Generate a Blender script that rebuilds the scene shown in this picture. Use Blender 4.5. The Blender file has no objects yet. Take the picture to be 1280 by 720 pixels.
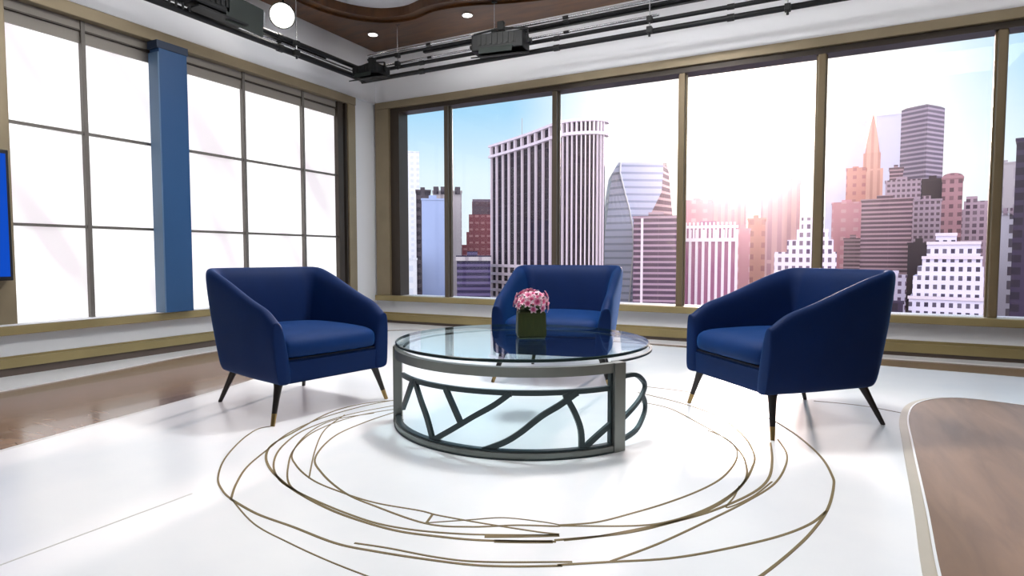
import bpy, bmesh, math, random
from math import sin, cos, pi, radians, atan, sqrt
from mathutils import Vector, Matrix
random.seed(7)
SC = bpy.context.scene
COL = SC.collection

# ------------------------------------------------------------ camera numbers
F = 749.0; CH = 0.88; PITCH = atan(40 / F); YAW = radians(27.5)
def cam_pt(right, depth, z=0.0):
    """a ground position given as metres to the right of and ahead of the viewpoint"""
    return Vector((right * cos(YAW) - depth * sin(YAW), right * sin(YAW) + depth * cos(YAW), z))

# ------------------------------------------------------------ helpers
def new_bm(): return bmesh.new()

def add_box(bm, c, s, rz=0.0, rx=0.0, ry=0.0, bev=0.0):
    r = bmesh.ops.create_cube(bm, size=1.0)
    vs = r['verts']
    bmesh.ops.scale(bm, vec=Vector(s), verts=vs)
    if bev > 0:
        es = list({e for v in vs for e in v.link_edges})
        g = bmesh.ops.bevel(bm, geom=vs + es, offset=bev, segments=2, affect='EDGES', profile=0.6)
        vs = list({v for f in g['faces'] for v in f.verts} | {v for v in vs if v.is_valid})
    M = Matrix.Translation(Vector(c)) @ Matrix.Rotation(rz, 4, 'Z') @ Matrix.Rotation(ry, 4, 'Y') @ Matrix.Rotation(rx, 4, 'X')
    bmesh.ops.transform(bm, matrix=M, verts=vs)
    return vs

def bx(bm, x0, x1, y0, y1, z0, z1, bev=0.0):
    return add_box(bm, ((x0+x1)/2, (y0+y1)/2, (z0+z1)/2), (abs(x1-x0), abs(y1-y0), abs(z1-z0)), bev=bev)

def add_tube(bm, pts, r, seg=10, caps=True, radii=None, square=False, up=None):
    pts = [Vector(p) for p in pts]
    n = len(pts); rings = []
    prev = None
    for i, p in enumerate(pts):
        t = (pts[min(i+1, n-1)] - pts[max(i-1, 0)]).normalized()
        if up is not None: a = Vector(up(p) if callable(up) else up)
        elif prev is None: a = Vector((0, 0, 1)) if abs(t.z) < 0.9 else Vector((1, 0, 0))
        else: a = prev
        a = (a - t * a.dot(t)).normalized(); b = t.cross(a); prev = a
        rr = radii[i] if radii else r
        ring = []
        if square:
            w, h = rr if isinstance(rr, tuple) else (rr, rr)
            for sx, sy in ((1, 1), (-1, 1), (-1, -1), (1, -1)):
                ring.append(bm.verts.new(p + b * (w*sx) + a * (h*sy)))
        else:
            for k in range(seg):
                q = 2*pi*k/seg
                ring.append(bm.verts.new(p + a * (rr*cos(q)) + b * (rr*sin(q))))
        rings.append(ring)
    m = len(rings[0])
    for i in range(n-1):
        for k in range(m):
            bm.faces.new((rings[i][k], rings[i][(k+1) % m], rings[i+1][(k+1) % m], rings[i+1][k]))
    if caps:
        bm.faces.new(rings[0][::-1]); bm.faces.new(rings[-1])

def add_lathe(bm, prof, c=(0, 0, 0), seg=48, closed=False):
    rings = []
    for r, z in prof:
        rings.append([bm.verts.new((c[0]+r*cos(2*pi*k/seg), c[1]+r*sin(2*pi*k/seg), c[2]+z)) for k in range(seg)])
    n = len(rings)
    for i in range(n if closed else n-1):
        A, B = rings[i], rings[(i+1) % n]
        for k in range(seg):
            bm.faces.new((A[k], A[(k+1) % seg], B[(k+1) % seg], B[k]))
    if not closed:
        bm.faces.new(rings[0][::-1]); bm.faces.new(rings[-1])

def add_prism(bm, poly, z0, z1):
    a = [bm.verts.new((p[0], p[1], z0)) for p in poly]
    b = [bm.verts.new((p[0], p[1], z1)) for p in poly]
    n = len(poly)
    fb = bm.faces.new(a[::-1]); ft = bm.faces.new(b)
    for i in range(n):
        bm.faces.new((a[i], a[(i+1) % n], b[(i+1) % n], b[i]))
    return fb, ft

def add_frustum(bm, poly0, z0, poly1, z1):
    a = [bm.verts.new((p[0], p[1], z0)) for p in poly0]
    b = [bm.verts.new((p[0], p[1], z1)) for p in poly1]
    n = len(a)
    bm.faces.new(a[::-1]); bm.faces.new(b)
    for i in range(n):
        bm.faces.new((a[i], a[(i+1) % n], b[(i+1) % n], b[i]))

def obj(name, bm, mat, parent=None, smooth=False, angle=40, mods=()):
    bmesh.ops.recalc_face_normals(bm, faces=bm.faces)
    me = bpy.data.meshes.new(name); bm.to_mesh(me); bm.free()
    mats = mat if isinstance(mat, (list, tuple)) else [mat]
    for m in mats: me.materials.append(m)
    o = bpy.data.objects.new(name, me); COL.objects.link(o)
    if smooth:
        for p in me.polygons: p.use_smooth = True
        try: me.set_sharp_from_angle(angle=radians(angle))
        except Exception: pass
    if parent is not None: o.parent = parent
    for kind, kw in mods:
        m = o.modifiers.new(kind.lower(), kind)
        for k, v in kw.items(): setattr(m, k, v)
    return o

def tag(o, label=None, cat=None, group=None, kind=None):
    if label: o['label'] = label
    if cat: o['category'] = cat
    if group: o['group'] = group
    if kind: o['kind'] = kind
    return o

def thing(name, label, cat, loc=(0, 0, 0), rz=0.0, group=None, kind=None):
    o = bpy.data.objects.new(name, None); COL.objects.link(o)
    o.empty_display_size = 0.1
    o.location = loc; o.rotation_euler = (0, 0, rz)
    return tag(o, label, cat, group, kind)

def struct(name, bm, mat, label=None, **kw):
    o = obj(name, bm, mat, **kw); o['kind'] = 'structure'
    if label: o['label'] = label; 
    return o

def copy_tree(o, parent=None):
    c = o.copy(); COL.objects.link(c)
    if parent is not None: c.parent = parent
    for ch in list(o.children): copy_tree(ch, c)
    return c

def catmull(pts, sub=6):
    out = []; n = len(pts)
    P = [Vector(p) for p in pts]
    for i in range(n-1):
        p0 = P[max(i-1, 0)]; p1 = P[i]; p2 = P[i+1]; p3 = P[min(i+2, n-1)]
        for k in range(sub):
            t = k/sub
            out.append(0.5*((2*p1) + (p2-p0)*t + (2*p0-5*p1+4*p2-p3)*t*t + (3*p1-p0-3*p2+p3)*t**3))
    out.append(P[-1]); return out

# ------------------------------------------------------------ materials
def mat_new(name):
    m = bpy.data.materials.new(name); m.use_nodes = True
    nt = m.node_tree; b = nt.nodes['Principled BSDF']
    return m, nt, b

def N(nt, typ, **kw):
    n = nt.nodes.new(typ)
    for k, v in kw.items(): setattr(n, k, v)
    return n

def plain(name, col, rough=0.5, metal=0.0, spec=0.5, noise=0.0, nscale=20.0, bump=0.0, bscale=60, **extra):
    m, nt, b = mat_new(name)
    b.inputs['Base Color'].default_value = (*col, 1)
    b.inputs['Roughness'].default_value = rough
    b.inputs['Metallic'].default_value = metal
    b.inputs['Specular IOR Level'].default_value = spec
    for k, v in extra.items(): b.inputs[k.replace('_', ' ')].default_value = v
    tc = N(nt, 'ShaderNodeTexCoord')
    if noise > 0:
        t = N(nt, 'ShaderNodeTexNoise'); t.inputs['Scale'].default_value = nscale; t.inputs['Detail'].default_value = 5
        nt.links.new(tc.outputs['Object'], t.inputs['Vector'])
        r = N(nt, 'ShaderNodeMixRGB', blend_type='MIX')
        r.inputs[1].default_value = (*[c*(1-noise) for c in col], 1)
        r.inputs[2].default_value = (*[min(1, c*(1+noise)) for c in col], 1)
        nt.links.new(t.outputs['Fac'], r.inputs[0]); nt.links.new(r.outputs[0], b.inputs['Base Color'])
    if bump > 0:
        t = N(nt, 'ShaderNodeTexNoise'); t.inputs['Scale'].default_value = bscale; t.inputs['Detail'].default_value = 4
        nt.links.new(tc.outputs['Object'], t.inputs['Vector'])
        bp = N(nt, 'ShaderNodeBump'); bp.inputs['Strength'].default_value = bump; bp.inputs['Distance'].default_value = 0.01
        nt.links.new(t.outputs['Fac'], bp.inputs['Height']); nt.links.new(bp.outputs[0], b.inputs['Normal'])
    return m

def emis(name, col, strength):
    m, nt, b = mat_new(name)
    b.inputs['Base Color'].default_value = (0.8, 0.8, 0.8, 1)
    b.inputs['Emission Color'].default_value = (*col, 1)
    b.inputs['Emission Strength'].default_value = strength
    b.inputs['Roughness'].default_value = 0.6
    return m

def thin_glass(name, tint, refl=1.0, ior=1.5, rough=0.0):
    m, nt, b = mat_new(name); nt.nodes.remove(b)
    out = nt.nodes['Material Output']
    tr = N(nt, 'ShaderNodeBsdfTransparent'); tr.inputs[0].default_value = (*tint, 1)
    gl = N(nt, 'ShaderNodeBsdfGlossy'); gl.inputs['Roughness'].default_value = rough
    gl.inputs['Color'].default_value = (1, 1, 1, 1)
    # Schlick reflectance, the same from either side of the sheet
    f0 = ((ior-1)/(ior+1))**2
    ge = N(nt, 'ShaderNodeNewGeometry'); dp = N(nt, 'ShaderNodeVectorMath', operation='DOT_PRODUCT')
    nt.links.new(ge.outputs['Incoming'], dp.inputs[0]); nt.links.new(ge.outputs['Normal'], dp.inputs[1])
    ab = N(nt, 'ShaderNodeMath', operation='ABSOLUTE'); nt.links.new(dp.outputs['Value'], ab.inputs[0])
    su = N(nt, 'ShaderNodeMath', operation='SUBTRACT'); su.inputs[0].default_value = 1.0; nt.links.new(ab.outputs[0], su.inputs[1])
    pw = N(nt, 'ShaderNodeMath', operation='POWER'); pw.inputs[1].default_value = 5.0; nt.links.new(su.outputs[0], pw.inputs[0])
    ma = N(nt, 'ShaderNodeMath', operation='MULTIPLY_ADD'); ma.inputs[1].default_value = (1-f0)*refl; ma.inputs[2].default_value = f0*refl; ma.use_clamp = True
    nt.links.new(pw.outputs[0], ma.inputs[0])
    mx = N(nt, 'ShaderNodeMixShader'); nt.links.new(ma.outputs[0], mx.inputs[0])
    nt.links.new(tr.outputs[0], mx.inputs[1]); nt.links.new(gl.outputs[0], mx.inputs[2])
    nt.links.new(mx.outputs[0], out.inputs[0])
    return m

def wood(name, c1, c2, rough=0.3, scale=(1, 12, 1), plank=0.0, coat=0.0, rotz=0.0, pw=0.14):
    m, nt, b = mat_new(name)
    tc = N(nt, 'ShaderNodeTexCoord'); mp = N(nt, 'ShaderNodeMapping')
    mp.inputs['Scale'].default_value = scale; mp.inputs['Rotation'].default_value = (0, 0, rotz)
    nt.links.new(tc.outputs['Object'], mp.inputs['Vector'])
    t = N(nt, 'ShaderNodeTexNoise'); t.inputs['Scale'].default_value = 2.2; t.inputs['Detail'].default_value = 8; t.inputs['Distortion'].default_value = 0.8
    nt.links.new(mp.outputs[0], t.inputs['Vector'])
    cr = N(nt, 'ShaderNodeValToRGB')
    cr.color_ramp.elements[0].position = 0.3; cr.color_ramp.elements[0].color = (*c1, 1)
    cr.color_ramp.elements[1].position = 0.7; cr.color_ramp.elements[1].color = (*c2, 1)
    nt.links.new(t.outputs['Fac'], cr.inputs[0])
    last = cr.outputs[0]
    if plank > 0:
        mp2 = N(nt, 'ShaderNodeMapping'); mp2.inputs['Rotation'].default_value = (0, 0, rotz)
        nt.links.new(tc.outputs['Object'], mp2.inputs['Vector'])
        br = N(nt, 'ShaderNodeTexBrick'); br.inputs['Scale'].default_value = 1.0
        br.inputs['Brick Width'].default_value = 1.6; br.inputs['Row Height'].default_value = pw
        br.inputs['Mortar Size'].default_value = 0.0022
        br.inputs['Color1'].default_value = (1, 1, 1, 1); br.inputs['Color2'].default_value = (1-plank, 1-plank, 1-plank, 1)
        br.inputs['Mortar'].default_value = (0.55, 0.5, 0.45, 1)
        nt.links.new(mp2.outputs[0], br.inputs['Vector'])
        mu = N(nt, 'ShaderNodeMixRGB', blend_type='MULTIPLY'); mu.inputs[0].default_value = 1
        nt.links.new(last, mu.inputs[1]); nt.links.new(br.outputs['Color'], mu.inputs[2]); last = mu.outputs[0]
    nt.links.new(last, b.inputs['Base Color'])
    b.inputs['Roughness'].default_value = rough
    b.inputs['Coat Weight'].default_value = coat
    return m

def facade(name, wallc, winc, w=3.0, h=3.5, fw=0.5, fh=0.5, rough=0.6, winrough=0.25, jitter=0.0, offx=0.0, offz=0.0):
    """regular window grid in object space; u runs along x or y depending on which way the wall faces"""
    m, nt, b = mat_new(name)
    L = nt.links
    winc = tuple(c*0.62 for c in winc) if max(winc) < 0.2 else winc
    tc = N(nt, 'ShaderNodeTexCoord'); sp = N(nt, 'ShaderNodeSeparateXYZ'); L.new(tc.outputs['Object'], sp.inputs[0])
    sn = N(nt, 'ShaderNodeSeparateXYZ'); L.new(tc.outputs['Normal'], sn.inputs[0])
    def M_(op, a, b_=None, c=None):
        n = N(nt, 'ShaderNodeMath', operation=op)
        for i, v in enumerate((a, b_, c)):
            if v is None: continue
            if isinstance(v, (int, float)): n.inputs[i].default_value = v
            else: L.new(v, n.inputs[i])
        return n.outputs[0]
    ax = M_('ABSOLUTE', sn.outputs[0]); ay = M_('ABSOLUTE', sn.outputs[1]); az = M_('ABSOLUTE', sn.outputs[2])
    sel = M_('GREATER_THAN', ax, ay)                      # faces x -> use y
    u = M_('ADD', M_('MULTIPLY', sp.outputs[1], sel), M_('MULTIPLY', sp.outputs[0], M_('SUBTRACT', 1.0, sel)))
    us = M_('DIVIDE', M_('ADD', u, offx + 1000.0*w), w); zs = M_('DIVIDE', M_('ADD', sp.outputs[2], offz + 1000.0*h), h)
    fu = M_('FRACT', us); fz = M_('FRACT', zs)
    iu = M_('LESS_THAN', M_('ABSOLUTE', M_('SUBTRACT', fu, 0.5)), fw/2)
    iz = M_('LESS_THAN', M_('ABSOLUTE', M_('SUBTRACT', fz, 0.5)), fh/2)
    msk = M_('MULTIPLY', M_('MULTIPLY', iu, iz), M_('LESS_THAN', az, 0.5))
    wn = N(nt, 'ShaderNodeTexWhiteNoise', noise_dimensions='2D')
    cb = N(nt, 'ShaderNodeCombineXYZ'); L.new(M_('FLOOR', us), cb.inputs[0]); L.new(M_('FLOOR', zs), cb.inputs[1])
    L.new(cb.outputs[0], wn.inputs['Vector'])
    mw = N(nt, 'ShaderNodeMixRGB'); mw.inputs[1].default_value = (*winc, 1)
    mw.inputs[2].default_value = (*[wc*0.6+v*0.4 for wc, v in zip(wallc, winc)], 1)
    L.new(M_('MULTIPLY', wn.outputs['Value'], jitter), mw.inputs[0])
    mx = N(nt, 'ShaderNodeMixRGB'); mx.inputs[1].default_value = (*wallc, 1)
    L.new(msk, mx.inputs[0]); L.new(mw.outputs[0], mx.inputs[2])
    L.new(mx.outputs[0], b.inputs['Base Color']); b.inputs['Specular IOR Level'].default_value = 0.04
    L.new(M_('ADD', rough, M_('MULTIPLY', msk, winrough-rough)), b.inputs['Roughness'])
    return m

M = {}
M['wall'] = plain('white_wall_paint', (0.82, 0.83, 0.86), 0.55, noise=0.02, nscale=3)
M['soffit'] = plain('white_ceiling_paint', (0.82, 0.83, 0.85), 0.6, noise=0.02, nscale=3)
M['gold'] = plain('aged_bronze_trim', (0.27, 0.215, 0.135), 0.42, metal=0.35, noise=0.22, nscale=3.5)
M['gold_base'] = plain('olive_brass_trim', (0.33, 0.26, 0.12), 0.4, metal=0.4, noise=0.25, nscale=2.5)
M['header'] = plain('grey_bronze_panel', (0.27, 0.245, 0.215), 0.5, metal=0.2, noise=0.12, nscale=3)
M['dark_bronze'] = plain('dark_bronze', (0.045, 0.033, 0.024), 0.4, metal=0.3)
M['mullion'] = plain('bronze_mullion', (0.2, 0.15, 0.085), 0.4, metal=0.35, noise=0.15, nscale=4)
M['mullion_dark'] = plain('dark_bronze_mullion', (0.085, 0.065, 0.045), 0.4, metal=0.3)
M['grey_mullion'] = plain('grey_bronze_bar', (0.16, 0.145, 0.13), 0.5, metal=0.3)
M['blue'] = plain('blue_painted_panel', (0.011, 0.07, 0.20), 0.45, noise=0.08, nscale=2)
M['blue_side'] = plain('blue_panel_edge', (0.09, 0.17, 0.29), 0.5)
M['wood_floor'] = wood('walnut_floor', (0.19, 0.112, 0.072), (0.28, 0.175, 0.12), 0.2, (1.2, 9, 1), plank=0.16, coat=0.2, rotz=radians(100))
M['wood_tongue'] = wood('walnut_platform', (0.165, 0.095, 0.056), (0.27, 0.16, 0.095), 0.42, (5, 0.8, 1), plank=0.0, rotz=radians(20))
M['wood_ceiling'] = wood('stained_wood_ceiling', (0.055, 0.019, 0.003), (0.13, 0.048, 0.009), 0.35, (1, 5, 1), coat=0.0)
M['beige'] = plain('beige_edging', (0.50, 0.45, 0.37), 0.4, noise=0.08, nscale=8)
M['inlay'] = plain('brass_inlay', (0.20, 0.155, 0.085), 0.75, metal=0.0, spec=0.08)
M['inlay_grey'] = plain('pale_joint', (0.55, 0.55, 0.52), 0.5)
M['black'] = plain('black_metal', (0.012, 0.013, 0.014), 0.45, metal=0.3)
M['dark_grey'] = plain('dark_grey_metal', (0.02, 0.021, 0.021), 0.45, metal=0.3)
M['green_grey'] = plain('green_grey_flap', (0.035, 0.045, 0.04), 0.5, metal=0.2, noise=0.2, nscale=6)
M['chrome'] = plain('bright_tube', (0.75, 0.76, 0.78), 0.25, metal=0.9)
M['leg'] = plain('dark_bronze_leg', (0.03, 0.026, 0.024), 0.35, metal=0.5)
M['brass'] = plain('brass_tip', (0.33, 0.22, 0.085), 0.3, metal=0.8)
M['steel'] = plain('brushed_steel', (0.20, 0.215, 0.20), 0.36, metal=0.65, noise=0.15, nscale=9)
M['steel_dark'] = plain('blackened_steel', (0.040, 0.058, 0.062), 0.38, metal=0.6)
M['rim_dark'] = plain('dark_glass_edge', (0.012, 0.03, 0.03), 0.15)
M['glass_pane'] = thin_glass('window_glass', (0.99, 0.995, 1.0), 0.3, 1.45)
M['table_glass'] = thin_glass('blue_green_glass', (0.85, 0.935, 0.96), 0.62, 1.5)
M['screen_black'] = plain('screen_bezel', (0.01, 0.01, 0.012), 0.3)
M['studio_dark'] = plain('charcoal_drape', (0.03, 0.03, 0.034), 0.9, noise=0.2, nscale=4)

# white polished platform
m, nt, b = mat_new('white_polished_floor'); M['white_floor'] = m
b.inputs['Base Color'].default_value = (0.86, 0.87, 0.89, 1)
b.inputs['Roughness'].default_value = 0.22
b.inputs['Specular IOR Level'].default_value = 0.28
tc = N(nt, 'ShaderNodeTexCoord'); t = N(nt, 'ShaderNodeTexNoise'); t.inputs['Scale'].default_value = 1.3; t.inputs['Detail'].default_value = 6
nt.links.new(tc.outputs['Object'], t.inputs['Vector'])
cr = N(nt, 'ShaderNodeValToRGB'); cr.color_ramp.elements[0].color = (0.80, 0.82, 0.85, 1); cr.color_ramp.elements[1].color = (0.88, 0.88, 0.89, 1)
cr.color_ramp.elements[0].position = 0.35; cr.color_ramp.elements[1].position = 0.6
nt.links.new(t.outputs['Fac'], cr.inputs[0]); nt.links.new(cr.outputs[0], b.inputs['Base Color'])

# velvet
def velvet(name, col, sheen):
    m, nt, b = mat_new(name)
    b.inputs['Roughness'].default_value = 0.62
    b.inputs['Specular IOR Level'].default_value = 0.15
    b.inputs['Sheen Weight'].default_value = sheen
    b.inputs['Sheen Roughness'].default_value = 0.35
    b.inputs['Sheen Tint'].default_value = (0.04, 0.33, 1.0, 1)
    tc = N(nt, 'ShaderNodeTexCoord')
    t = N(nt, 'ShaderNodeTexNoise'); t.inputs['Scale'].default_value = 7; t.inputs['Detail'].default_value = 4
    nt.links.new(tc.outputs['Object'], t.inputs['Vector'])
    r = N(nt, 'ShaderNodeMixRGB'); r.inputs[1].default_value = (*[c*0.85 for c in col], 1); r.inputs[2].default_value = (*[c*1.15 for c in col], 1)
    nt.links.new(t.outputs['Fac'], r.inputs[0]); nt.links.new(r.outputs[0], b.inputs['Base Color'])
    t2 = N(nt, 'ShaderNodeTexNoise'); t2.inputs['Scale'].default_value = 260
    nt.links.new(tc.outputs['Object'], t2.inputs['Vector'])
    bp = N(nt, 'ShaderNodeBump'); bp.inputs['Strength'].default_value = 0.15; bp.inputs['Distance'].default_value = 0.003
    nt.links.new(t2.outputs['Fac'], bp.inputs['Height']); nt.links.new(bp.outputs[0], b.inputs['Normal'])
    return m
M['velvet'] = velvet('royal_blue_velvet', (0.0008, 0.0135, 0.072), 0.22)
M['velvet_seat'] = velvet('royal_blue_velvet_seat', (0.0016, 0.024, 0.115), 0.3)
M['seam'] = plain('dark_seam', (0.003, 0.006, 0.02), 0.8)

# backlit frosted window panels: they give off light; faint slanting reflections are painted into their glow
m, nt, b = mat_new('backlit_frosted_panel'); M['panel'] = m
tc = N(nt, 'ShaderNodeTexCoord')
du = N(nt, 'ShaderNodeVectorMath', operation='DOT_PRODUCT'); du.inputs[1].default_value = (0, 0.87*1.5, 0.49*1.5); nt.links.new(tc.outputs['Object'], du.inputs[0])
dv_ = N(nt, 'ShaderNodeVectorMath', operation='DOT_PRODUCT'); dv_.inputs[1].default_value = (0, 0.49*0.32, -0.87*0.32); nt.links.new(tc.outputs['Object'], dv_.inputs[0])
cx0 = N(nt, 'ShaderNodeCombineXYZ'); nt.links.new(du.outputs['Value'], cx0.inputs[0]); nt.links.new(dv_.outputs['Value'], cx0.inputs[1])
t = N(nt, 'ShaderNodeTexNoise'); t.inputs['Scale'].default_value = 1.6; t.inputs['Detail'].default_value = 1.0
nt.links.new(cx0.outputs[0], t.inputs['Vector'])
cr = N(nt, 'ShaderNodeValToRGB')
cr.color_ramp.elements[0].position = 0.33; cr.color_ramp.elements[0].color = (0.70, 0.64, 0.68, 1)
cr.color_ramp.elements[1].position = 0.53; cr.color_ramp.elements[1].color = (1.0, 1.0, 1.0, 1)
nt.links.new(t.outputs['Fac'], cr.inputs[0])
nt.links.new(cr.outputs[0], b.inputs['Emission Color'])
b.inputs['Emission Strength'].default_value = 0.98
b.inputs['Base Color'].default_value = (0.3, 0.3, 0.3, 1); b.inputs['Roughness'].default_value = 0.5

M['lamp'] = emis('lamp_lens', (1.0, 0.93, 0.84), 14.0)
M['lamp_big'] = emis('spot_lens', (1.0, 0.95, 0.88), 40.0)
M['ledpanel'] = emis('led_panel_face', (1.0, 0.99, 0.97), 6.0)
M['ledkey'] = emis('led_key_face', (1.0, 0.99, 0.98), 85.0)
M['added_light'] = emis('added_wall_light_face', (1.0, 0.99, 0.98), 14.0)
M['added_light_soft'] = emis('added_wall_light_face_soft', (1.0, 0.99, 0.98), 6.0)
M['screen_blue'] = emis('screen_face', (0.0, 0.07, 0.55), 0.9)
_b = M['screen_blue'].node_tree.nodes['Principled BSDF']; _b.inputs['Base Color'].default_value = (0.01, 0.01, 0.02, 1); _b.inputs['Specular IOR Level'].default_value = 0.0

# ------------------------------------------------------------ room shell
XL, YB = -5.40, 6.40          # left wall plane, back wall plane
XR, YF = 4.6, -2.6
HC = 3.6
T = 0.22
# floor: walnut boards
bm = new_bm(); bx(bm, XL-T, XR+T, YF-T, YB+T, -0.15, -0.022)
floor = struct('floor', bm, M['wood_floor'], 'brown walnut floor around the white platform')

# pale strip running along the walls
strip_in = [(-4.72, -2.0), (-4.75, 0.8), (-4.83, 1.92), (-4.95, 2.7), (-5.10, 3.6), (-5.02, 4.9), (-4.7, 5.75), (-4.0, 6.02), (-2.5, 6.1), (0.45, 6.15), (1.45, 6.145), (4.55, 6.10)]
si = catmull([(x, y, 0) for x, y in strip_in], 5)
poly = [(p.x, p.y) for p in si] + [(4.58, 6.36), (-5.36, 6.36), (-5.36, -2.0)]
bm = new_bm(); add_prism(bm, poly, -0.022, -0.014)
o = obj('border_strip', bm, M['white_floor'], floor); o['label'] = 'white strip along the walls'

# large white polished platform
edge = [(-2.85, -2.0), (-3.1, 0.2), (-3.30, 1.31), (-3.39, 1.8), (-3.46, 2.25), (-3.60, 2.9), (-3.95, 3.9), (-4.5, 4.9), (-4.55, 5.5), (-3.9, 5.85), (-2.6, 5.9), (-1.2, 5.83), (0.42, 5.60), (1.30, 5.53), (2.6, 5.3), (4.2, 4.9), (4.4, -2.0)]
ce = catmull([(x, y, 0) for x, y in edge], 5)
PZ = 0.0
bm = new_bm(); add_prism(bm, [(p.x, p.y) for p in ce], -0.022, PZ)
platform = obj('stage_platform', bm, M['white_floor'], floor); platform['label'] = 'glossy white platform carrying the seats'
bm = new_bm()
add_tube(bm, [(p.x+0.02, p.y, PZ+0.0004) for p in ce[2:-6]], 1, square=True, up=(0, 0, 1), radii=[(0.006, 0.0006)]*len(ce[2:-6]))
obj('edge_line', bm, M['inlay_grey'], platform)

# tongue of walnut at right with a beige border
tin = [(0.290, 1.0), (0.295, 1.6), (0.305, 1.97), (0.338, 2.45), (0.385, 3.25), (0.43, 3.85), (0.53, 4.25), (0.74, 4.48), (1.05, 4.44), (1.7, 4.2), (2.6, 3.8), (3.6, 3.3)]
tin = catmull([(x, y, 0) for x, y in tin], 6)
tp = [(p.x, p.y) for p in tin] + [(3.6, -1.5), (0.35, -1.5)]
def offset_path(pts, d):
    out = []
    n = len(pts)
    for i, p in enumerate(pts):
        tt = (pts[min(i+1, n-1)] - pts[max(i-1, 0)]).normalized()
        out.append(p + Vector((-tt.y, tt.x, 0))*d)
    return out
tout = offset_path(tin, 0.042)
bm = new_bm(); add_prism(bm, [(p.x, p.y) for p in tout] + [(3.6, -1.5), (0.31, -1.5)], PZ, PZ+0.006)
tongue = obj('curved_inset_border', bm, M['beige'], platform); tongue['label'] = 'beige rounded edging'
bm = new_bm(); add_prism(bm, tp, PZ+0.006, PZ+0.012)
o = obj('walnut_inset', bm, M['wood_tongue'], tongue); o['label'] = 'rounded tongue of brown walnut boards'
bm = new_bm()
tl = offset_path(tin, 0.004)
add_tube(bm, [(p.x, p.y, PZ+0.0125) for p in tl], 1, square=True, up=(0, 0, 1), radii=[(0.004, 0.001)]*len(tl))
obj('edge_line', bm, M['soffit'], tongue)

# brass rings let into the platform, traced as floor coordinates
FW = Vector((-sin(YAW)*cos(PITCH), cos(YAW)*cos(PITCH), -sin(PITCH)))
RT = Vector((cos(YAW), sin(YAW), 0)); UP = Vector((-sin(YAW)*sin(PITCH), cos(YAW)*sin(PITCH), cos(PITCH)))
def ray(x, y): return FW*F + RT*(x-640) - UP*(y-360)
def on_floor(x, y, z=PZ):
    r = ray(x, y); t = (z-CH)/r.z
    return Vector((r.x*t, r.y*t, z))
ka, kb = 0.40625, 0.453125
A = lambda *q: [(240+x*ka, 480+y*ka) for x, y in q]
B = lambda *q: [(700+x*kb, 440+y*kb) for x, y in q]
rings = [
 (A((245,130),(200,140),(150,175),(100,232),(80,290),(95,330),(122,356)), .006),
 (A((120,352),(190,430),(300,490),(420,545),(560,600)), .004),
 (A((620,50),(520,70),(400,105),(300,150),(235,200),(170,255),(135,310),(120,355)), .007),
 (A((120,355),(200,400),(310,440),(440,490),(560,515),(720,540),(870,558),(1000,562),(1133,560)) + B((0,588),(130,580),(300,570),(450,545),(600,510),(690,475),(735,440)), .008),
 (B((600,195),(660,235),(720,290),(750,340),(755,370),(740,430),(700,490),(640,550),(555,618),(500,650)), .008),
 (A((625,50),(520,62),(420,90),(320,145),(250,185),(228,220),(240,260),(290,310),(370,360),(470,405),(620,450),(760,470),(900,482),(1120,486)), .009),
 (A((630,65),(480,95),(350,140),(280,190),(252,240),(265,290),(330,335),(480,400),(620,440),(830,462),(1130,466)), .007),
 (A((640,75),(500,100),(380,145),(315,200),(295,260),(300,310),(345,345)), .006),
 (A((560,90),(440,110),(360,150),(310,210),(320,250),(370,295),(450,330),(560,365),(700,390),(760,405),(900,430),(1060,455),(1130,463)), .006),
 (A((630,85),(540,115),(440,160),(380,225),(400,275),(470,335),(560,375),(720,430),(860,440),(1000,435)) + B((-15,481),(0,480)), .007),
 (A((470,95),(410,140),(380,200),(360,290)), .005),
 (A((720,428),(860,418),(960,412),(1080,425),(1140,436)), .004),
 (A((500,490),(600,505),(760,535),(900,548),(1170,548)), .006),
 (A((740,402),(720,430)), .007),
 (B((215,137),(300,155),(380,195),(450,235),(485,265),(485,300),(450,345),(390,380),(300,415),(200,445),(100,470),(0,478)), .007),
 (B((405,215),(460,240),(500,280),(515,320),(510,355),(470,395),(400,435),(300,468),(200,480),(0,480)), .007),
 (B((215,112),(330,140),(430,175),(500,225),(535,280),(530,320),(500,370),(440,420),(340,462),(220,488),(100,510),(10,520)), .008),
 (B((580,250),(585,300),(575,350),(530,390),(430,435),(330,465),(180,500),(-15,520)), .009),
 (B((600,240),(625,280),(620,320),(590,365),(520,410),(400,470),(270,530),(140,578)), .007),
 (B((585,358),(530,400),(460,430),(480,400),(495,370)), .005),
 (B((230,95),(380,115),(520,160),(600,195)), .006),
 (B((700,135),(830,148),(940,168)), .004),
]
rings += [(A((900,470),(1020,469),(1130,466)), .013), (A((930,484),(1020,486),(1110,486)), .015)]
for pts, w in rings:
    w *= 1.2
    P = catmull([on_floor(*p) for p in pts], 7)
    bm = new_bm()
    add_tube(bm, [(p.x, p.y, PZ+0.0008) for p in P], 1, square=True, up=(0, 0, 1), radii=[(w/2, 0.0008)]*len(P))
    obj('brass_inlay_line', bm, M['inlay'], platform)
for a_, b_ in (((-20, 714), (240, 617)), ):
    P = [on_floor(*a_), on_floor(*b_)]
    bm = new_bm(); add_tube(bm, [(p.x, p.y, PZ+0.0005) for p in P], 1, square=True, up=(0, 0, 1), radii=[(0.003, 0.0005)]*2)
    obj('floor_joint', bm, M['inlay_grey'], platform)

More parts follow.
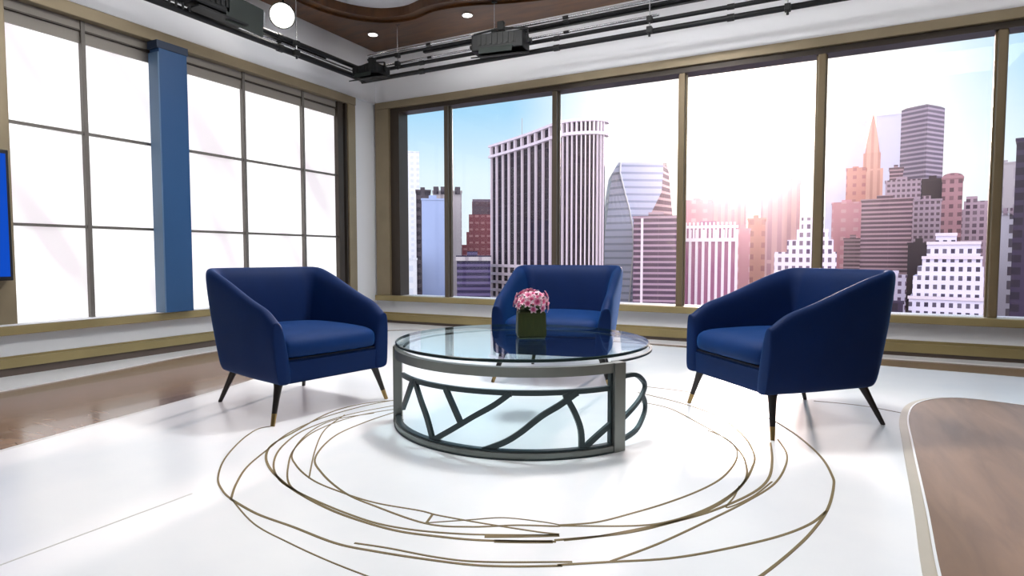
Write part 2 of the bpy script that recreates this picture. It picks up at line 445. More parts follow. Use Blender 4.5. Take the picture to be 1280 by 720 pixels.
# ceilings: stained wood border with a free-form opening, white ceiling above it
hole = [(-4.92, 1.0), (-4.95, 3.2), (-4.93, 4.5), (-4.86, 5.1), (-4.62, 5.46), (-4.28, 5.58), (-3.9, 5.50), (-3.5, 5.54), (-2.95, 5.72), (-2.2, 5.86), (-1.0, 5.8), (0.6, 5.4), (2.2, 4.9), (3.6, 3.6), (3.9, 1.5), (3.4, -0.8), (1.5, -1.8), (-1.5, -1.9), (-3.9, -1.2)]
hc = catmull([(x, y, 0) for x, y in hole + [hole[0]]], 5)[:-1]
bm = new_bm()
outer = [(XL-0.05, YF), (XR, YF), (XR, YB+0.05), (XL-0.05, YB+0.05)]
for z in (HC, ):
    ov = [bm.verts.new((x, y, z)) for x, y in outer]; hv = [bm.verts.new((p.x, p.y, z)) for p in hc]
    es = [bm.edges.new((ov[i], ov[(i+1) % 4])) for i in range(4)] + [bm.edges.new((hv[i], hv[(i+1) % len(hv)])) for i in range(len(hv))]
    bmesh.ops.triangle_fill(bm, use_beauty=True, edges=es)
r = bmesh.ops.extrude_face_region(bm, geom=bm.faces[:])
bmesh.ops.translate(bm, vec=(0, 0, 0.10), verts=[v for v in r['geom'] if isinstance(v, bmesh.types.BMVert)])
ceil = struct('ceiling', bm, M['wood_ceiling'], 'stained wood ceiling border with a curved opening')
bm = new_bm(); bx(bm, XL-T, XR+T, YF-T, YB+T, HC+0.10, HC+0.25)
o = obj('raised_ceiling_panel', bm, M['soffit'], ceil); o['label'] = 'white raised ceiling'
bm = new_bm()
pp = [(p.x, p.y, HC-0.012) for p in offset_path([Vector((p.x, p.y, 0)) for p in hc[:60]], 0.14)]
add_tube(bm, pp, 1, square=True, up=(0, 0, 1), radii=[(0.03, 0.012)]*len(pp))
obj('ceiling_bead', bm, M['wood_ceiling'], ceil)

# walls
ZS, ZT = 0.355, 2.76       # window opening
LS, LT = 0.365, 2.61
bm = new_bm()
bx(bm, XL-T, XR+T, YB, YB+T, -0.022, 0.355)
bx(bm, XL-T, XR+T, YB, YB+T, 2.80, HC+0.1)
bx(bm, XL-T, -5.13, YB, YB+T, 0.355, 2.80)
bx(bm, 4.2, XR+T, YB, YB+T, 0.355, 2.80)
struct('wall_back', bm, M['wall'], 'white wall around the city windows')
bm = new_bm()
bx(bm, XL-T, XL, YF-T, YB, -0.022, 0.365)
bx(bm, XL-T, XL, YF-T, YB, 2.85, HC+0.1)
bx(bm, XL-T, XL, 5.93, YB, 0.365, 2.85)
bx(bm, XL-T, XL, YF-T, 2.02, 0.365, 2.85)
struct('wall_left', bm, M['wall'], 'white wall around the frosted windows')
bm = new_bm(); bx(bm, XR, XR+T, YF-T, YB, -0.022, HC+0.1)
struct('wall_right', bm, M['studio_dark'])
bm = new_bm(); bx(bm, XL-T, XR+T, YF-T, YF, -0.022, HC+0.1)
struct('wall_front', bm, M['studio_dark'])

# baseboards
bm = new_bm()
bx(bm, XL+0.05, XR, YB-0.05, YB, 0.02, 0.10, 0.004)
bx(bm, XL+0.02, XR, YB-0.02, YB, 0.10, 0.125)
struct('baseboard_back', bm, M['gold_base'], 'brass coloured baseboard under the city windows')
bm = new_bm()
bx(bm, XL, XL+0.05, YF, YB-0.05, 0.045, 0.115, 0.004)
bx(bm, XL, XL+0.02, YF, YB-0.02, 0.115, 0.13)
struct('baseboard_left', bm, M['gold_base'], 'brass coloured baseboard under the frosted windows')
bm = new_bm(); bx(bm, XL, XL+0.03, YF, YB-0.03, -0.022, 0.045)  # strip coloured with the brownish shadow under the baseboards
bx(bm, XL+0.03, XR, YB-0.03, YB, -0.022, 0.02)
struct('shadow_toe_trim', bm, plain('shadow_toe_strip', (0.11, 0.08, 0.065), 0.6), 'recessed toe strip with the baseboard shadow in its colour')

# small white ledge trim at the head of both walls
bm = new_bm(); bx(bm, XL, XR, YB-0.03, YB, 2.915, 2.94); bx(bm, XL, XL+0.03, YF, YB-0.03, 2.905, 2.93)
struct('trim_2', bm, M['wall'])

# ---- city window
def structural(name, label):
    return thing(name, label, None, kind='structure')
wb = structural('window_1', 'wide bronze framed window looking onto the city')
bm = new_bm()
bx(bm, -5.355, 4.25, YB-0.07, YB+0.02, 2.815, 2.905, 0.006)
bx(bm, -5.355, -5.13, YB-0.07, YB+0.02, 0.355, 2.815, 0.006)
bx(bm, 4.05, 4.25, YB-0.07, YB+0.02, 0.355, 2.815, 0.006)
obj('frame', bm, M['gold'], wb)
bm = new_bm()
bx(bm, -5.13, 4.25, YB-0.03, YB+0.16, ZT, 2.815)
bx(bm, -5.13, -4.99, YB-0.03, YB+0.16, 0.355, ZT)
obj('inner_frame', bm, M['dark_bronze'], wb)
bm = new_bm(); bx(bm, -5.355, 4.25, YB-0.11, YB+0.16, 0.285, 0.355, 0.008)
obj('sill', bm, M['gold_base'], wb)
for x, w, mt in ((-4.262, .055, 'dark_bronze'), (-2.775, .06, 'dark_bronze'), (-1.345, .062, 'mullion'), (-0.062, .066, 'mullion'), (1.275, .062, 'mullion'), (2.62, .062, 'mullion')):
    bm = new_bm(); bx(bm, x-w/2, x+w/2, YB-0.02, YB+0.10, 0.355, ZT+0.01, 0.006)
    bx(bm, x-w/2-0.014, x+w/2+0.014, YB+0.03, YB+0.06, 0.355, ZT+0.01)
    o = obj('mullion', bm, M['mullion'] if mt == 'mullion' else M['mullion_dark'], wb)
xs = [-5.0, -4.262, -2.775, -1.345, -0.062, 1.275, 2.62, 4.1]
for a_, b_ in zip(xs[:-1], xs[1:]):
    bm = new_bm(); bx(bm, a_, b_, YB+0.075, YB+0.083, 0.34, ZT+0.02)
    obj('glass_pane', bm, M['glass_pane'], wb)

# ---- frosted windows on the left wall
wl = structural('window_2', 'tall frosted backlit windows in a bronze frame')
bm = new_bm()
bx(bm, XL-0.02, XL+0.08, 2.02, 5.93, 2.785, 2.885, 0.006)
bx(bm, XL-0.02, XL+0.07, 5.80, 5.93, 0.365, 2.785, 0.006)
bx(bm, XL-0.02, XL+0.03, 2.02, 2.265, 0.365, 2.785, 0.006)
obj('frame', bm, M['gold'], wl)
bm = new_bm(); bx(bm, XL-0.03, XL+0.0, 2.265, 5.80, 2.705, 2.785); bx(bm, XL-0.05, XL-0.01, 2.265, 5.80, LT, 2.70)
obj('header_panel', bm, M['header'], wl)
bm = new_bm(); bx(bm, XL-0.02, XL+0.012, 2.265, 5.80, 2.70, 2.712)
obj('header_rail', bm, M['dark_bronze'], wl)
bm = new_bm(); bx(bm, XL-0.05, XL+0.03, 5.655, 5.745, 0.365, 2.785); bx(bm, XL-0.05, XL+0.05, 5.77, 5.80, 0.365, 2.785)
obj('inner_frame', bm, M['dark_bronze'], wl)
bm = new_bm(); bx(bm, XL-0.05, XL+0.10, 2.0, 5.93, 0.295, 0.365, 0.008)
obj('sill', bm, M['gold_base'], wl)
bm = new_bm(); bx(bm, XL-0.05, XL+0.105, 2.0, 5.93, 0.365, 0.372)
o = obj('sill_top', bm, M['wall'], wl); o['label'] = 'pale top of the sill'
for y in (2.80, 4.32, 5.12):
    bm = new_bm(); bx(bm, XL-0.04, XL+0.015, y-0.016, y+0.016, 0.37, 2.79, 0.003)
    obj('mullion', bm, M['grey_mullion'], wl)
for z in (1.12, 1.883):
    bm = new_bm(); bx(bm, XL-0.04, XL+0.002, 2.265, 5.66, z-0.011, z+0.011)
    obj('transom', bm, M['grey_mullion'], wl)
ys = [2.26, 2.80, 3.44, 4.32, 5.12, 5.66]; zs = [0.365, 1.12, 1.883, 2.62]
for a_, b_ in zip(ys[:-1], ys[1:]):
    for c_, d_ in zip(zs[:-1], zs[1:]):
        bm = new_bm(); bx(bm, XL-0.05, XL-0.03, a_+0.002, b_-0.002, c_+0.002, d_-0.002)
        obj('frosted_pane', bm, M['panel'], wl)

# blue column in front of the frosted windows
t = thing('column', 'blue square column standing in front of the frosted windows', 'column', (XL+0.10, 3.44, 0.372))
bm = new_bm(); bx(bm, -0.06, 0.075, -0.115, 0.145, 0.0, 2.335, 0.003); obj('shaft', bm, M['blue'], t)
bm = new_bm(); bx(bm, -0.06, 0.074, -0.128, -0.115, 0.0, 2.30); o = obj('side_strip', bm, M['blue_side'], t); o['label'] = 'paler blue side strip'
bm = new_bm(); bx(bm, -0.06, 0.08, -0.135, 0.155, 2.335, 2.40); o = obj('cap', bm, plain('navy_cap', (0.012, 0.028, 0.065), 0.5), t); o['label'] = 'dark cap'

# monitor at the far left
t = thing('wall_monitor', 'wall monitor with a plain blue screen at the left edge', 'monitor', (XL+0.07, 1.55, 0.70))
bm = new_bm(); bx(bm, -0.03, 0.045, -0.72, 0.665, 0.0, 0.95, 0.006); obj('bezel', bm, M['screen_black'], t)
bm = new_bm(); bx(bm, 0.045, 0.049, -0.69, 0.645, 0.03, 0.92); obj('screen', bm, M['screen_blue'], t)
bm = new_bm(); bx(bm, -0.07, -0.03, -0.3, 0.3, 0.25, 0.7); obj('bracket', bm, M['black'], t)

# ------------------------------------------------------------ lamps in the wood ceiling
def downlight(x, y, r, label):
    t = thing('downlight', label, 'light', (x, y, HC), group='round downlights in the wood ceiling')
    bm = new_bm(); add_lathe(bm, [(r, 0.0), (r*1.25, -0.001), (r*1.3, -0.008), (r*1.22, -0.014), (r, -0.012)], seg=32, closed=True)
    obj('trim_ring', bm, M['chrome'], t, smooth=True)
    bm = new_bm(); add_lathe(bm, [(r*0.98, -0.001), (r*0.98, -0.009), (r*0.6, -0.016)], seg=32)
    obj('lens', bm, M['lamp'], t, smooth=True)
    return t
downlight(-4.98, 5.87, 0.052, 'small round downlight in the wood ceiling nearest the corner')
downlight(-3.64, 5.90, 0.052, 'small round downlight in the wood ceiling above the city windows')

# glowing spot by the left wall, its lens enlarged to hold the bloom
t = thing('spotlight', 'glowing round spotlight beside the left pipes, lens enlarged to hold its bloom', 'light', (-5.03, 4.52, 3.36))
d = (Vector((0, 0, 0.9)) - Vector((-5.03, 4.52, 3.36))).normalized()
q = d.to_track_quat('Z', 'Y').to_matrix().to_4x4()
bm = new_bm(); add_lathe(bm, [(0.06, -0.16), (0.10, -0.12), (0.125, 0.0), (0.13, 0.02), (0.12, 0.02), (0.115, 0.004)], seg=32)
bmesh.ops.transform(bm, matrix=q, verts=bm.verts); obj('housing', bm, M['black'], t, smooth=True)
bm = new_bm(); add_lathe(bm, [(0.112, 0.006), (0.112, 0.012), (0.08, 0.030), (0.03, 0.038)], seg=32)
bmesh.ops.transform(bm, matrix=q, verts=bm.verts); obj('lens', bm, M['lamp_big'], t, smooth=True)
bm = new_bm(); add_tube(bm, [(-0.03, 0.04, 0.10), (-0.04, 0.05, 0.24)], 0.012); obj('stem', bm, M['black'], t)

# ------------------------------------------------------------ lighting grid
def pipe(pts, r, mat, label, group=None):
    t = thing('lighting_pipe', label, 'pipe', pts[0], group=group)
    o0 = Vector(pts[0]); P = [Vector(p)-o0 for p in pts]
    bm = new_bm(); add_tube(bm, P, r, seg=12); obj('tube', bm, mat, t, smooth=True)
    L_ = (P[-1]-P[0]).length; dr = (P[-1]-P[0]).normalized()
    k = 0.9
    while k < L_-0.2:
        bm = new_bm(); add_tube(bm, [P[0]+dr*(k-0.03), P[0]+dr*(k+0.03)], r*1.25, seg=12); obj('coupler', bm, M['dark_grey'], t, smooth=True)
        k += 1.7
    return t
YP, XP = 5.80, -5.05
pipe([(XP-0.05, YP, 3.022), (4.5, YP, 3.022)], 0.026, M['black'], 'thick black pipe, lowest along the city windows')
pipe([(XP-0.05, YP, 3.118), (4.5, YP, 3.118)], 0.021, M['black'], 'black pipe second from the bottom along the city windows')
pipe([(-5.0, YP+0.02, 3.172), (-1.45, YP+0.02, 3.172)], 0.012, M['chrome'], 'short bright tube above the two black pipes by the city windows')
pipe([(-5.0, YP, 3.268), (4.5, YP, 3.268)], 0.016, M['black'], 'slim black pipe just under the topmost bright tube')
pipe([(-5.0, YP, 3.312), (4.5, YP, 3.312)], 0.015, M['chrome'], 'long bright tube, topmost along the city windows')
pipe([(XP, -1.5, 3.03), (XP, YP-0.05, 3.03)], 0.033, M['black'], 'thick black pipe, lowest along the frosted windows')
pipe([(XP, -1.5, 3.145), (XP, YP-0.05, 3.145)], 0.026, M['black'], 'black pipe above the lowest one along the frosted windows')
pipe([(XP-0.02, -1.5, 3.095), (XP-0.02, YP-0.2, 3.095)], 0.010, M['chrome'], 'slim bright tube between the black pipes by the frosted windows')

def hanger(x, y, z0, z1, label):
    t = thing('pipe_hanger', label, 'hanger', (x, y, z0), group='hangers of the lighting grid')
    bm = new_bm(); add_tube(bm, [(0, 0, 0), (0, 0, z1-z0)], 0.006, seg=8); obj('rod', bm, M['chrome'], t, smooth=True)
    bm = new_bm(); add_box(bm, (0, 0, 0.03), (0.05, 0.06, 0.06), bev=0.006); obj('clamp', bm, M['dark_grey'], t)
    bm = new_bm(); add_box(bm, (0, 0, 0.13), (0.05, 0.06, 0.05), bev=0.006); obj('clamp', bm, M['dark_grey'], t)
    bm = new_bm(); add_tube(bm, [(0, 0, -0.03), (0, 0, 0.0)], 0.011, seg=8); obj('bolt', bm, M['dark_grey'], t)
    bm = new_bm(); add_lathe(bm, [(0.03, z1-z0-0.012), (0.03, z1-z0-0.001)], seg=20); obj('ceiling_plate', bm, M['dark_grey'], t)
hanger(-4.50, YP-0.062, 3.10, HC, 'hanger rod just right of the corner lamp')
hanger(-3.20, YP-0.062, 3.15, HC, 'hanger rod above the boxy lamp on the back pipes')
hanger(-1.52, YP-0.062, 2.985, HC, 'hanger rod where the short bright tube ends')
hanger(-0.33, YP-0.062, 2.97, HC, 'hanger rod furthest right on the back pipes')
hanger(XP+0.066, 4.66, 2.985, HC, 'hanger rod on the left pipes below the glowing spotlight')

def fixture(loc, rz, label, s=1.0, flap=None):
    t = thing('studio_light', label, 'light', loc, rz, group='black studio lights clamped to the pipes')
    bm = new_bm(); add_box(bm, (0, 0, 0), (0.56*s, 0.24, 0.17*s), bev=0.012); obj('housing', bm, M['black'], t)
    bm = new_bm()
    add_box(bm, (0, -0.121, 0.02*s), (0.42*s, 0.006, 0.12*s))
    for k in range(7): add_box(bm, ((-0.18+0.06*k)*s, -0.125, 0.02*s), (0.022*s, 0.012, 0.10*s))
    obj('vent', bm, M['dark_grey'], t)
    bm = new_bm(); add_box(bm, (0.02, -0.06, -0.13*s), (0.54*s, 0.30, 0.012), rx=radians(18)); o = obj('barn_door', bm, M['dark_grey'], t)
    bm = new_bm(); add_box(bm, (0.0, -0.15, -0.10*s), (0.36*s, 0.012, 0.07*s), rx=radians(-20)); obj('barn_door', bm, M['green_grey'], t)
    bm = new_bm(); add_tube(bm, [(-0.30*s, 0, -0.02), (-0.30*s, 0, 0.13*s), (-0.05, 0, 0.16*s), (0.05, 0, 0.16*s), (0.30*s, 0, 0.13*s), (0.30*s, 0, -0.02)], 1, square=True, radii=[(0.012, 0.006)]*6); obj('yoke', bm, M['black'], t)
    bm = new_bm(); add_tube(bm, [(-0.31*s, 0, 0), (-0.34*s, 0, 0)], 0.025, seg=14); obj('knob', bm, M['dark_grey'], t, smooth=True)
    bm = new_bm(); add_tube(bm, [(0.31*s, 0, 0), (0.34*s, 0, 0)], 0.025, seg=14); obj('knob', bm, M['dark_grey'], t, smooth=True)
    bm = new_bm(); add_box(bm, (0, 0.02, 0.19*s), (0.07, 0.07, 0.09), bev=0.008); obj('clamp', bm, M['dark_grey'], t)
    return t
fixture((-3.05, YP-0.20, 3.085), radians(8), 'boxy black studio light on the back pipes above the second window pane')
fixture((-4.765, YP-0.22, 3.03), radians(0), 'black studio light in the corner where the pipes meet', 0.66)

# large barn-door light at upper left
t = thing('studio_light', 'large black studio light with a green grey flap on the left pipes', 'light', (XP+0.15, 3.72, 3.14), group=None)
bm = new_bm(); add_box(bm, (0.0, -0.16, 0.05), (0.20, 0.36, 0.28), bev=0.02); obj('housing', bm, M['black'], t)
bm = new_bm()
for k in range(6): add_box(bm, (0.105, -0.28+0.05*k, 0.06), (0.012, 0.02, 0.20))
obj('vent', bm, M['dark_grey'], t)
bm = new_bm(); add_box(bm, (0.09, 0.17, -0.035), (0.02, 0.40, 0.26), rx=radians(-3), bev=0.006); o = obj('barn_door', bm, M['green_grey'], t); o['label'] = 'green grey flap'
bm = new_bm(); add_box(bm, (0.06, -0.08, -0.13), (0.16, 0.5, 0.014), bev=0.004); obj('barn_door', bm, M['black'], t)
bm = new_bm(); add_tube(bm, [(0, -0.38, 0.02), (0, -0.38, 0.27), (0, 0.05, 0.27), (0, 0.05, 0.02)], 1, square=True, radii=[(0.006, 0.014)]*4); obj('yoke', bm, M['black'], t)
bm = new_bm(); add_tube(bm, [(0, -0.16, 0.27), (0, -0.16, 0.44)], 0.014, seg=10); obj('stem', bm, M['dark_grey'], t, smooth=True)
bm = new_bm(); add_box(bm, (0.04, 0.40, 0.02), (0.05, 0.04, 0.13), bev=0.006); obj('clamp', bm, M['chrome'], t)
for k in range(4):
    bm = new_bm(); add_tube(bm, [(0.03, -0.52+0.06*k, -0.17), (0.03, -0.52+0.06*k, -0.12)], 0.010, seg=8); obj('bolt', bm, M['black'], t)

# LED panels that light the set from the open ceiling above and behind the viewpoint
k = 0
for (x, y, sx, sy, e) in ((-3.1, 2.2, 1.2, 1.2, 1), (-0.6, 0.6, 1.2, 1.2, 1), (1.6, 2.8, 1.2, 1.2, 1), (-3.0, 4.1, 1.2, 1.2, 1)):
    t = thing('ceiling_panel_light', 'square white panel light in the ceiling opening', 'light', (x, y, 3.5), group='panel lights in the ceiling opening')
    bm = new_bm(); bx(bm, -sx/2-0.03, sx/2+0.03, -sy/2-0.03, sy/2+0.03, 0.0, 0.06, 0.006); obj('housing', bm, M['soffit'], t)
    bm = new_bm(); bx(bm, -sx/2, sx/2, -sy/2, sy/2, -0.004, 0.0); obj('diffuser', bm, M['ledpanel'], t)
    for a_ in (-1, 1):
        for b_ in (-1, 1):
            bm = new_bm(); add_tube(bm, [(a_*sx*0.4, b_*sy*0.4, 0.06), (a_*sx*0.4, b_*sy*0.4, 0.2)], 0.005, seg=6)
            obj('suspension_rod', bm, M['chrome'], t)

# key light over the table and added hidden light bars to brighten the upper walls
t = thing('ceiling_panel_light', 'small bright key light hanging over the coffee table', 'light', (-1.35, 3.7, 3.45))
bm = new_bm(); bx(bm, -0.33, 0.33, -0.33, 0.33, 0.0, 0.08, 0.006); obj('housing', bm, M['black'], t)
bm = new_bm(); bx(bm, -0.30, 0.30, -0.30, 0.30, -0.004, 0.0); obj('diffuser', bm, M['ledkey'], t)
bm = new_bm(); add_tube(bm, [(0, 0, 0.08), (0, 0, 0.25)], 0.012, seg=8); obj('suspension_rod', bm, M['black'], t)
t = thing('added_wall_light', 'added light bar hidden behind the back pipes, brightening the upper wall', 'light', (-4.2, YP+0.045, 3.262))
bm = new_bm(); bx(bm, 0, 8.3, -0.02, 0.02, -0.02, 0.022); obj('housing', bm, M['black'], t)
bm = new_bm(); bx(bm, 0.02, 8.28, 0.02, 0.023, -0.017, 0.017); obj('diffuser', bm, M['added_light'], t)
t = thing('added_wall_light', 'added light bar hidden behind the left pipes, brightening the upper wall', 'light', (XP-0.06, -1.4, 3.14))
bm = new_bm(); bx(bm, -0.015, 0.015, 0, 6.6, -0.02, 0.02); obj('housing', bm, M['black'], t)
bm = new_bm(); bx(bm, -0.018, -0.015, 0.02, 6.58, -0.016, 0.016); obj('diffuser', bm, M['added_light_soft'], t)

# ------------------------------------------------------------ tub armchairs
def sstep(a, b, x):
    t = max(0.0, min(1.0, (x-a)/(b-a))); return t*t*(3-2*t)

def shell_mesh():
    """local axes: x forward, y sideways, z up"""
    HB, ZB = 0.81, 0.205
    # outline in plan, from right arm front round the back to left arm front, unit half width 1
    base = []
    Wd, xb, xf, rc = 0.40, -0.40, 0.375, 0.15
    n = 9
    for k in range(n): base.append((xf + (xb+rc-xf)*k/(n-1), -Wd, (0, -1)))
    for k in range(1, 8):
        a = (pi/2)*k/8; base.append((xb+rc-rc*sin(a), -Wd+rc-rc*cos(a), (-sin(a), -cos(a))))
    m_ = 7
    for k in range(m_): base.append((xb, (-Wd+rc) + (2*Wd-2*rc)*k/(m_-1), (-1, 0)))
    for k in range(1, 8):
        a = (pi/2)*k/8; base.append((xb+rc-rc*cos(a), Wd-rc+rc*sin(a), (-cos(a), sin(a))))
    for k in range(n): base.append((xb+rc + (xf-xb-rc)*k/(n-1), Wd, (0, 1)))
    def top(x):
        # high back falling to the arm fronts
        z = HB - 0.215*sstep(-0.36, 0.40, x)**0.9
        if x > 0.27: z -= 0.055*((x-0.27)/0.105)**2
        return z
    bm = new_bm(); secs = []
    for (x, y, nn) in base:
        zt = top(x)
        nx, ny = nn
        fb = max(0.0, min(1.0, (-x+0.1)/0.5))          # 0 at front, 1 at back
        def P(z, inward):
            s = (z-ZB)/(HB-ZB)
            lean = -0.055*(1-s)                        # narrower towards the bottom
            px = x + nx*lean*1.2 - nx*inward
            py = y*(1-0.10*fb*(1-s)) + ny*lean*0.75 - ny*inward
            if x > 0.2: px -= 0.02*s*((x-0.2)/0.175)
            return Vector((px, py, z))
        th = 0.070 + 0.02*fb
        sec = [P(ZB, 0.03), P(ZB+0.012, 0.0), P(ZB+0.2*(zt-ZB), -0.004), P(ZB+0.45*(zt-ZB), -0.008), P(ZB+0.7*(zt-ZB), -0.008), P(zt-0.05, -0.003),
               P(zt-0.018, 0.004), P(zt-0.004, 0.016), P(zt, 0.032), P(zt-0.005, 0.048), P(zt-0.022, 0.062), P(zt-0.06, th), P(zt-0.6*(zt-ZB-0.1), th+0.012), P(0.30, th+0.018), P(ZB+0.01, th+0.018), P(ZB, th-0.0)]
        secs.append([bm.verts.new(v) for v in sec])
    L_ = len(secs[0])
    for i in range(len(secs)-1):
        for k in range(L_):
            bm.faces.new((secs[i][k], secs[i][(k+1) % L_], secs[i+1][(k+1) % L_], secs[i+1][k]))
    # rounded front caps
    for sec, sgn in ((secs[0], -1), (secs[-1], 1)):
        cen = Vector((0, 0, 0))
        for v in sec: cen += v.co
        cen /= L_
        prev = sec
        for (dx, sc_) in ((0.014, 0.90), (0.020, 0.70), (0.022, 0.3)):
            ring = []
            for v in sec:
                c2 = v.co.copy()
                # shrink in y only and slightly in z
                ym = sgn*(0.365)
                c2.y = ym + (c2.y-ym)*sc_
                c2.z = c2.z - (c2.z-0.38)*(1-sc_)*0.10
                c2.x += dx
                ring.append(bm.verts.new(c2))
            for k in range(L_):
                bm.faces.new((prev[k], prev[(k+1) % L_], ring[(k+1) % L_], ring[k]))
            prev = ring
        bm.faces.new(prev)
    return bm

def cushion_mesh():
    bm = new_bm()
    x0, x1, y0 = -0.30, 0.395, 0.315
    nx_, ny_ = 14, 16
    def outline(i):  # superellipse-like
        pass
    vs = {}
    zb, z1 = 0.338, 0.458
    for side in (0, 1):
        for i in range(nx_+1):
            for j in range(ny_+1):
                u = i/nx_*2-1; v = j/ny_*2-1
                e = max(abs(u), abs(v))
                dome = (1-u*u)*(1-v*v)
                x = (x0+x1)/2 + u*(x1-x0)/2; y = v*y0
                # soft corners
                k = 1 - 0.05*(abs(u)**6)*(abs(v)**6)*1.6
                x = (x0+x1)/2 + (x-(x0+x1)/2)*k; y *= k
                if side: z = z1 + 0.030*dome - 0.028*(e**12)
                else: z = zb + 0.004*(e**12)
                vs[side, i, j] = bm.verts.new((x, y, z))
    for side in (0, 1):
        for i in range(nx_):
            for j in range(ny_):
                bm.faces.new((vs[side, i, j], vs[side, i+1, j], vs[side, i+1, j+1], vs[side, i, j+1]))
    per = [(i, 0) for i in range(nx_)] + [(nx_, j) for j in range(ny_)] + [(i, ny_) for i in range(nx_, 0, -1)] + [(0, j) for j in range(ny_, 0, -1)]
    mid = []
    for (i, j) in per:
        a = vs[0, i, j].co; b_ = vs[1, i, j].co
        c = (a+b_)/2; cx = Vector(((x0+x1)/2, 0, c.z)); d = (c-cx); c = cx + d*(1+0.006/d.length*1.0)
        mid.append(bm.verts.new(c))
    n = len(per)
    for k in range(n):
        i, j = per[k]; i2, j2 = per[(k+1) % n]
        bm.faces.new((vs[0, i, j], vs[0, i2, j2], mid[(k+1) % n], mid[k]))
        bm.faces.new((mid[k], mid[(k+1) % n], vs[1, i2, j2], vs[1, i, j]))
    return bm

def make_chair(label):
    t = thing('armchair', label, 'armchair', (0, 0, PZ), group='royal blue tub armchairs')
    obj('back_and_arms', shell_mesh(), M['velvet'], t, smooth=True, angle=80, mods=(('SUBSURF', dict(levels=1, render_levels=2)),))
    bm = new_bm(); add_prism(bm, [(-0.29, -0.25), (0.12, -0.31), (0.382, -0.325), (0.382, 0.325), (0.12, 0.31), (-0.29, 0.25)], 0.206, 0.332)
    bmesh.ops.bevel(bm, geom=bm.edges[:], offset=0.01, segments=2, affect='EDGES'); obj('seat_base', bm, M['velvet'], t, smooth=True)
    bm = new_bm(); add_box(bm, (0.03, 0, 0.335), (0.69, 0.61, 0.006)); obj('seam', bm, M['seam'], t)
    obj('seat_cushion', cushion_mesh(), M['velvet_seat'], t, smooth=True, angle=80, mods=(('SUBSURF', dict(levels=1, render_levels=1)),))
    for sx, sy in ((1, 1), (1, -1), (-1, 1), (-1, -1)):
        if sx > 0: a = Vector((0.325, 0.315*sy, 0.215)); b_ = Vector((0.365, 0.378*sy, 0.0))
        else: a = Vector((-0.275, 0.235*sy, 0.215)); b_ = Vector((-0.375, 0.285*sy, 0.0))
        m1 = a.lerp(b_, 0.72); bm = new_bm()
        add_tube(bm, [a, a.lerp(b_, 0.12), a.lerp(b_, 0.4), m1], 1, seg=14, radii=[0.027, 0.021, 0.0165, 0.0135])
        leg = obj('leg', bm, M['leg'], t, smooth=True)
        bm = new_bm(); add_tube(bm, [m1, a.lerp(b_, 0.75), b_], 1, seg=14, radii=[0.0145, 0.0135, 0.011])
        o = obj('leg_tip', bm, M['brass'] if sx > 0 else M['leg'], leg, smooth=True)
        if sx > 0: o['label'] = 'brass leg tip'
    return t
chairs = [
 ('royal blue velvet tub armchair left of the coffee table', cam_pt(0, 0), None),
]
# left chair: front feet and facing found from the floor contact points
c1 = make_chair('royal blue velvet tub armchair left of the coffee table')
def place(c, pos, facing):
    c.location = (pos[0], pos[1], PZ); c.rotation_euler = (0, 0, math.atan2(facing[1], facing[0]))
place(c1, (-2.80, 2.575), (0.984, -0.178))
c2 = copy_tree(c1); c2['label'] = 'royal blue velvet tub armchair right of the table, shown from its side'
place(c2, (-0.175, 3.60), (-0.748, -0.663))
c3 = copy_tree(c1); c3['label'] = 'royal blue velvet tub armchair behind the flowers and table'
p3 = cam_pt(0.36, 4.40); c3.scale = (1.04, 1.08, 1.0); f3 = cam_pt(-0.27, -0.96)
place(c3, (p3.x, p3.y), (f3.x, f3.y))

# ------------------------------------------------------------ coffee table
TCb = cam_pt(0.080, 3.245); TCg = cam_pt(0.055, 3.33)
TR = 0.69
t = thing('coffee_table', 'large round glass coffee table with curved steel lattice base', 'table', (TCb.x, TCb.y, PZ))
gofs = (TCg-TCb); gofs.z = 0
yawd = math.atan2(-cos(YAW), sin(YAW))   # direction from table towards the viewpoint
def cyl(th, z, r=TR):
    a = yawd + radians(th)
    return Vector((r*cos(a), r*sin(a), z))
def radial(p): return Vector((p[0], p[1], 0)).normalized()
def arc(bm, th0, th1, z0, z1, r, thick):
    n = max(6, int(abs(th1-th0)/3)); vs = []
    for i in range(n+1):
        th = th0+(th1-th0)*i/n
        vs.append([bm.verts.new(cyl(th, zz, rr)) for zz, rr in ((z0, r+thick/2), (z1, r+thick/2), (z1, r-thick/2), (z0, r-thick/2))])
    for i in range(n):
        for k in range(4): bm.faces.new((vs[i][k], vs[i][(k+1) % 4], vs[i+1][(k+1) % 4], vs[i+1][k]))
    bm.faces.new(vs[0][::-1]); bm.faces.new(vs[-1])
H0 = 0.405-PZ
TH0, TH1 = -84, 34.5
bm = new_bm(); arc(bm, TH0, TH1+1, H0-0.045, H0-0.002, TR, 0.034); obj('top_rail', bm, M['steel'], t, smooth=True, angle=30)
bm = new_bm(); arc(bm, TH0, TH1+1, 0.0, 0.030, TR, 0.04)
obj('bottom_rail', bm, M['steel'], t, smooth=True, angle=30)
bm = new_bm(); arc(bm, TH0, TH1+1, 0.031, 0.040, TR, 0.026); arc(bm, TH0, TH1+1, -0.0005, 0.006, TR, 0.048)
o = obj('rail_line', bm, M['steel_dark'], t, smooth=True, angle=30)
bm = new_bm(); arc(bm, -66, TH1, 0.278, 0.300, TR-0.004, 0.018); obj('middle_rail', bm, M['steel_dark'], t, smooth=True, angle=30)
for th in (TH0, TH1):
    wv = 2.6
    bm = new_bm(); arc(bm, th-wv, th+wv, 0.0, H0-0.001, TR+0.004, 0.046)
    obj('post', bm, M['steel'], t)
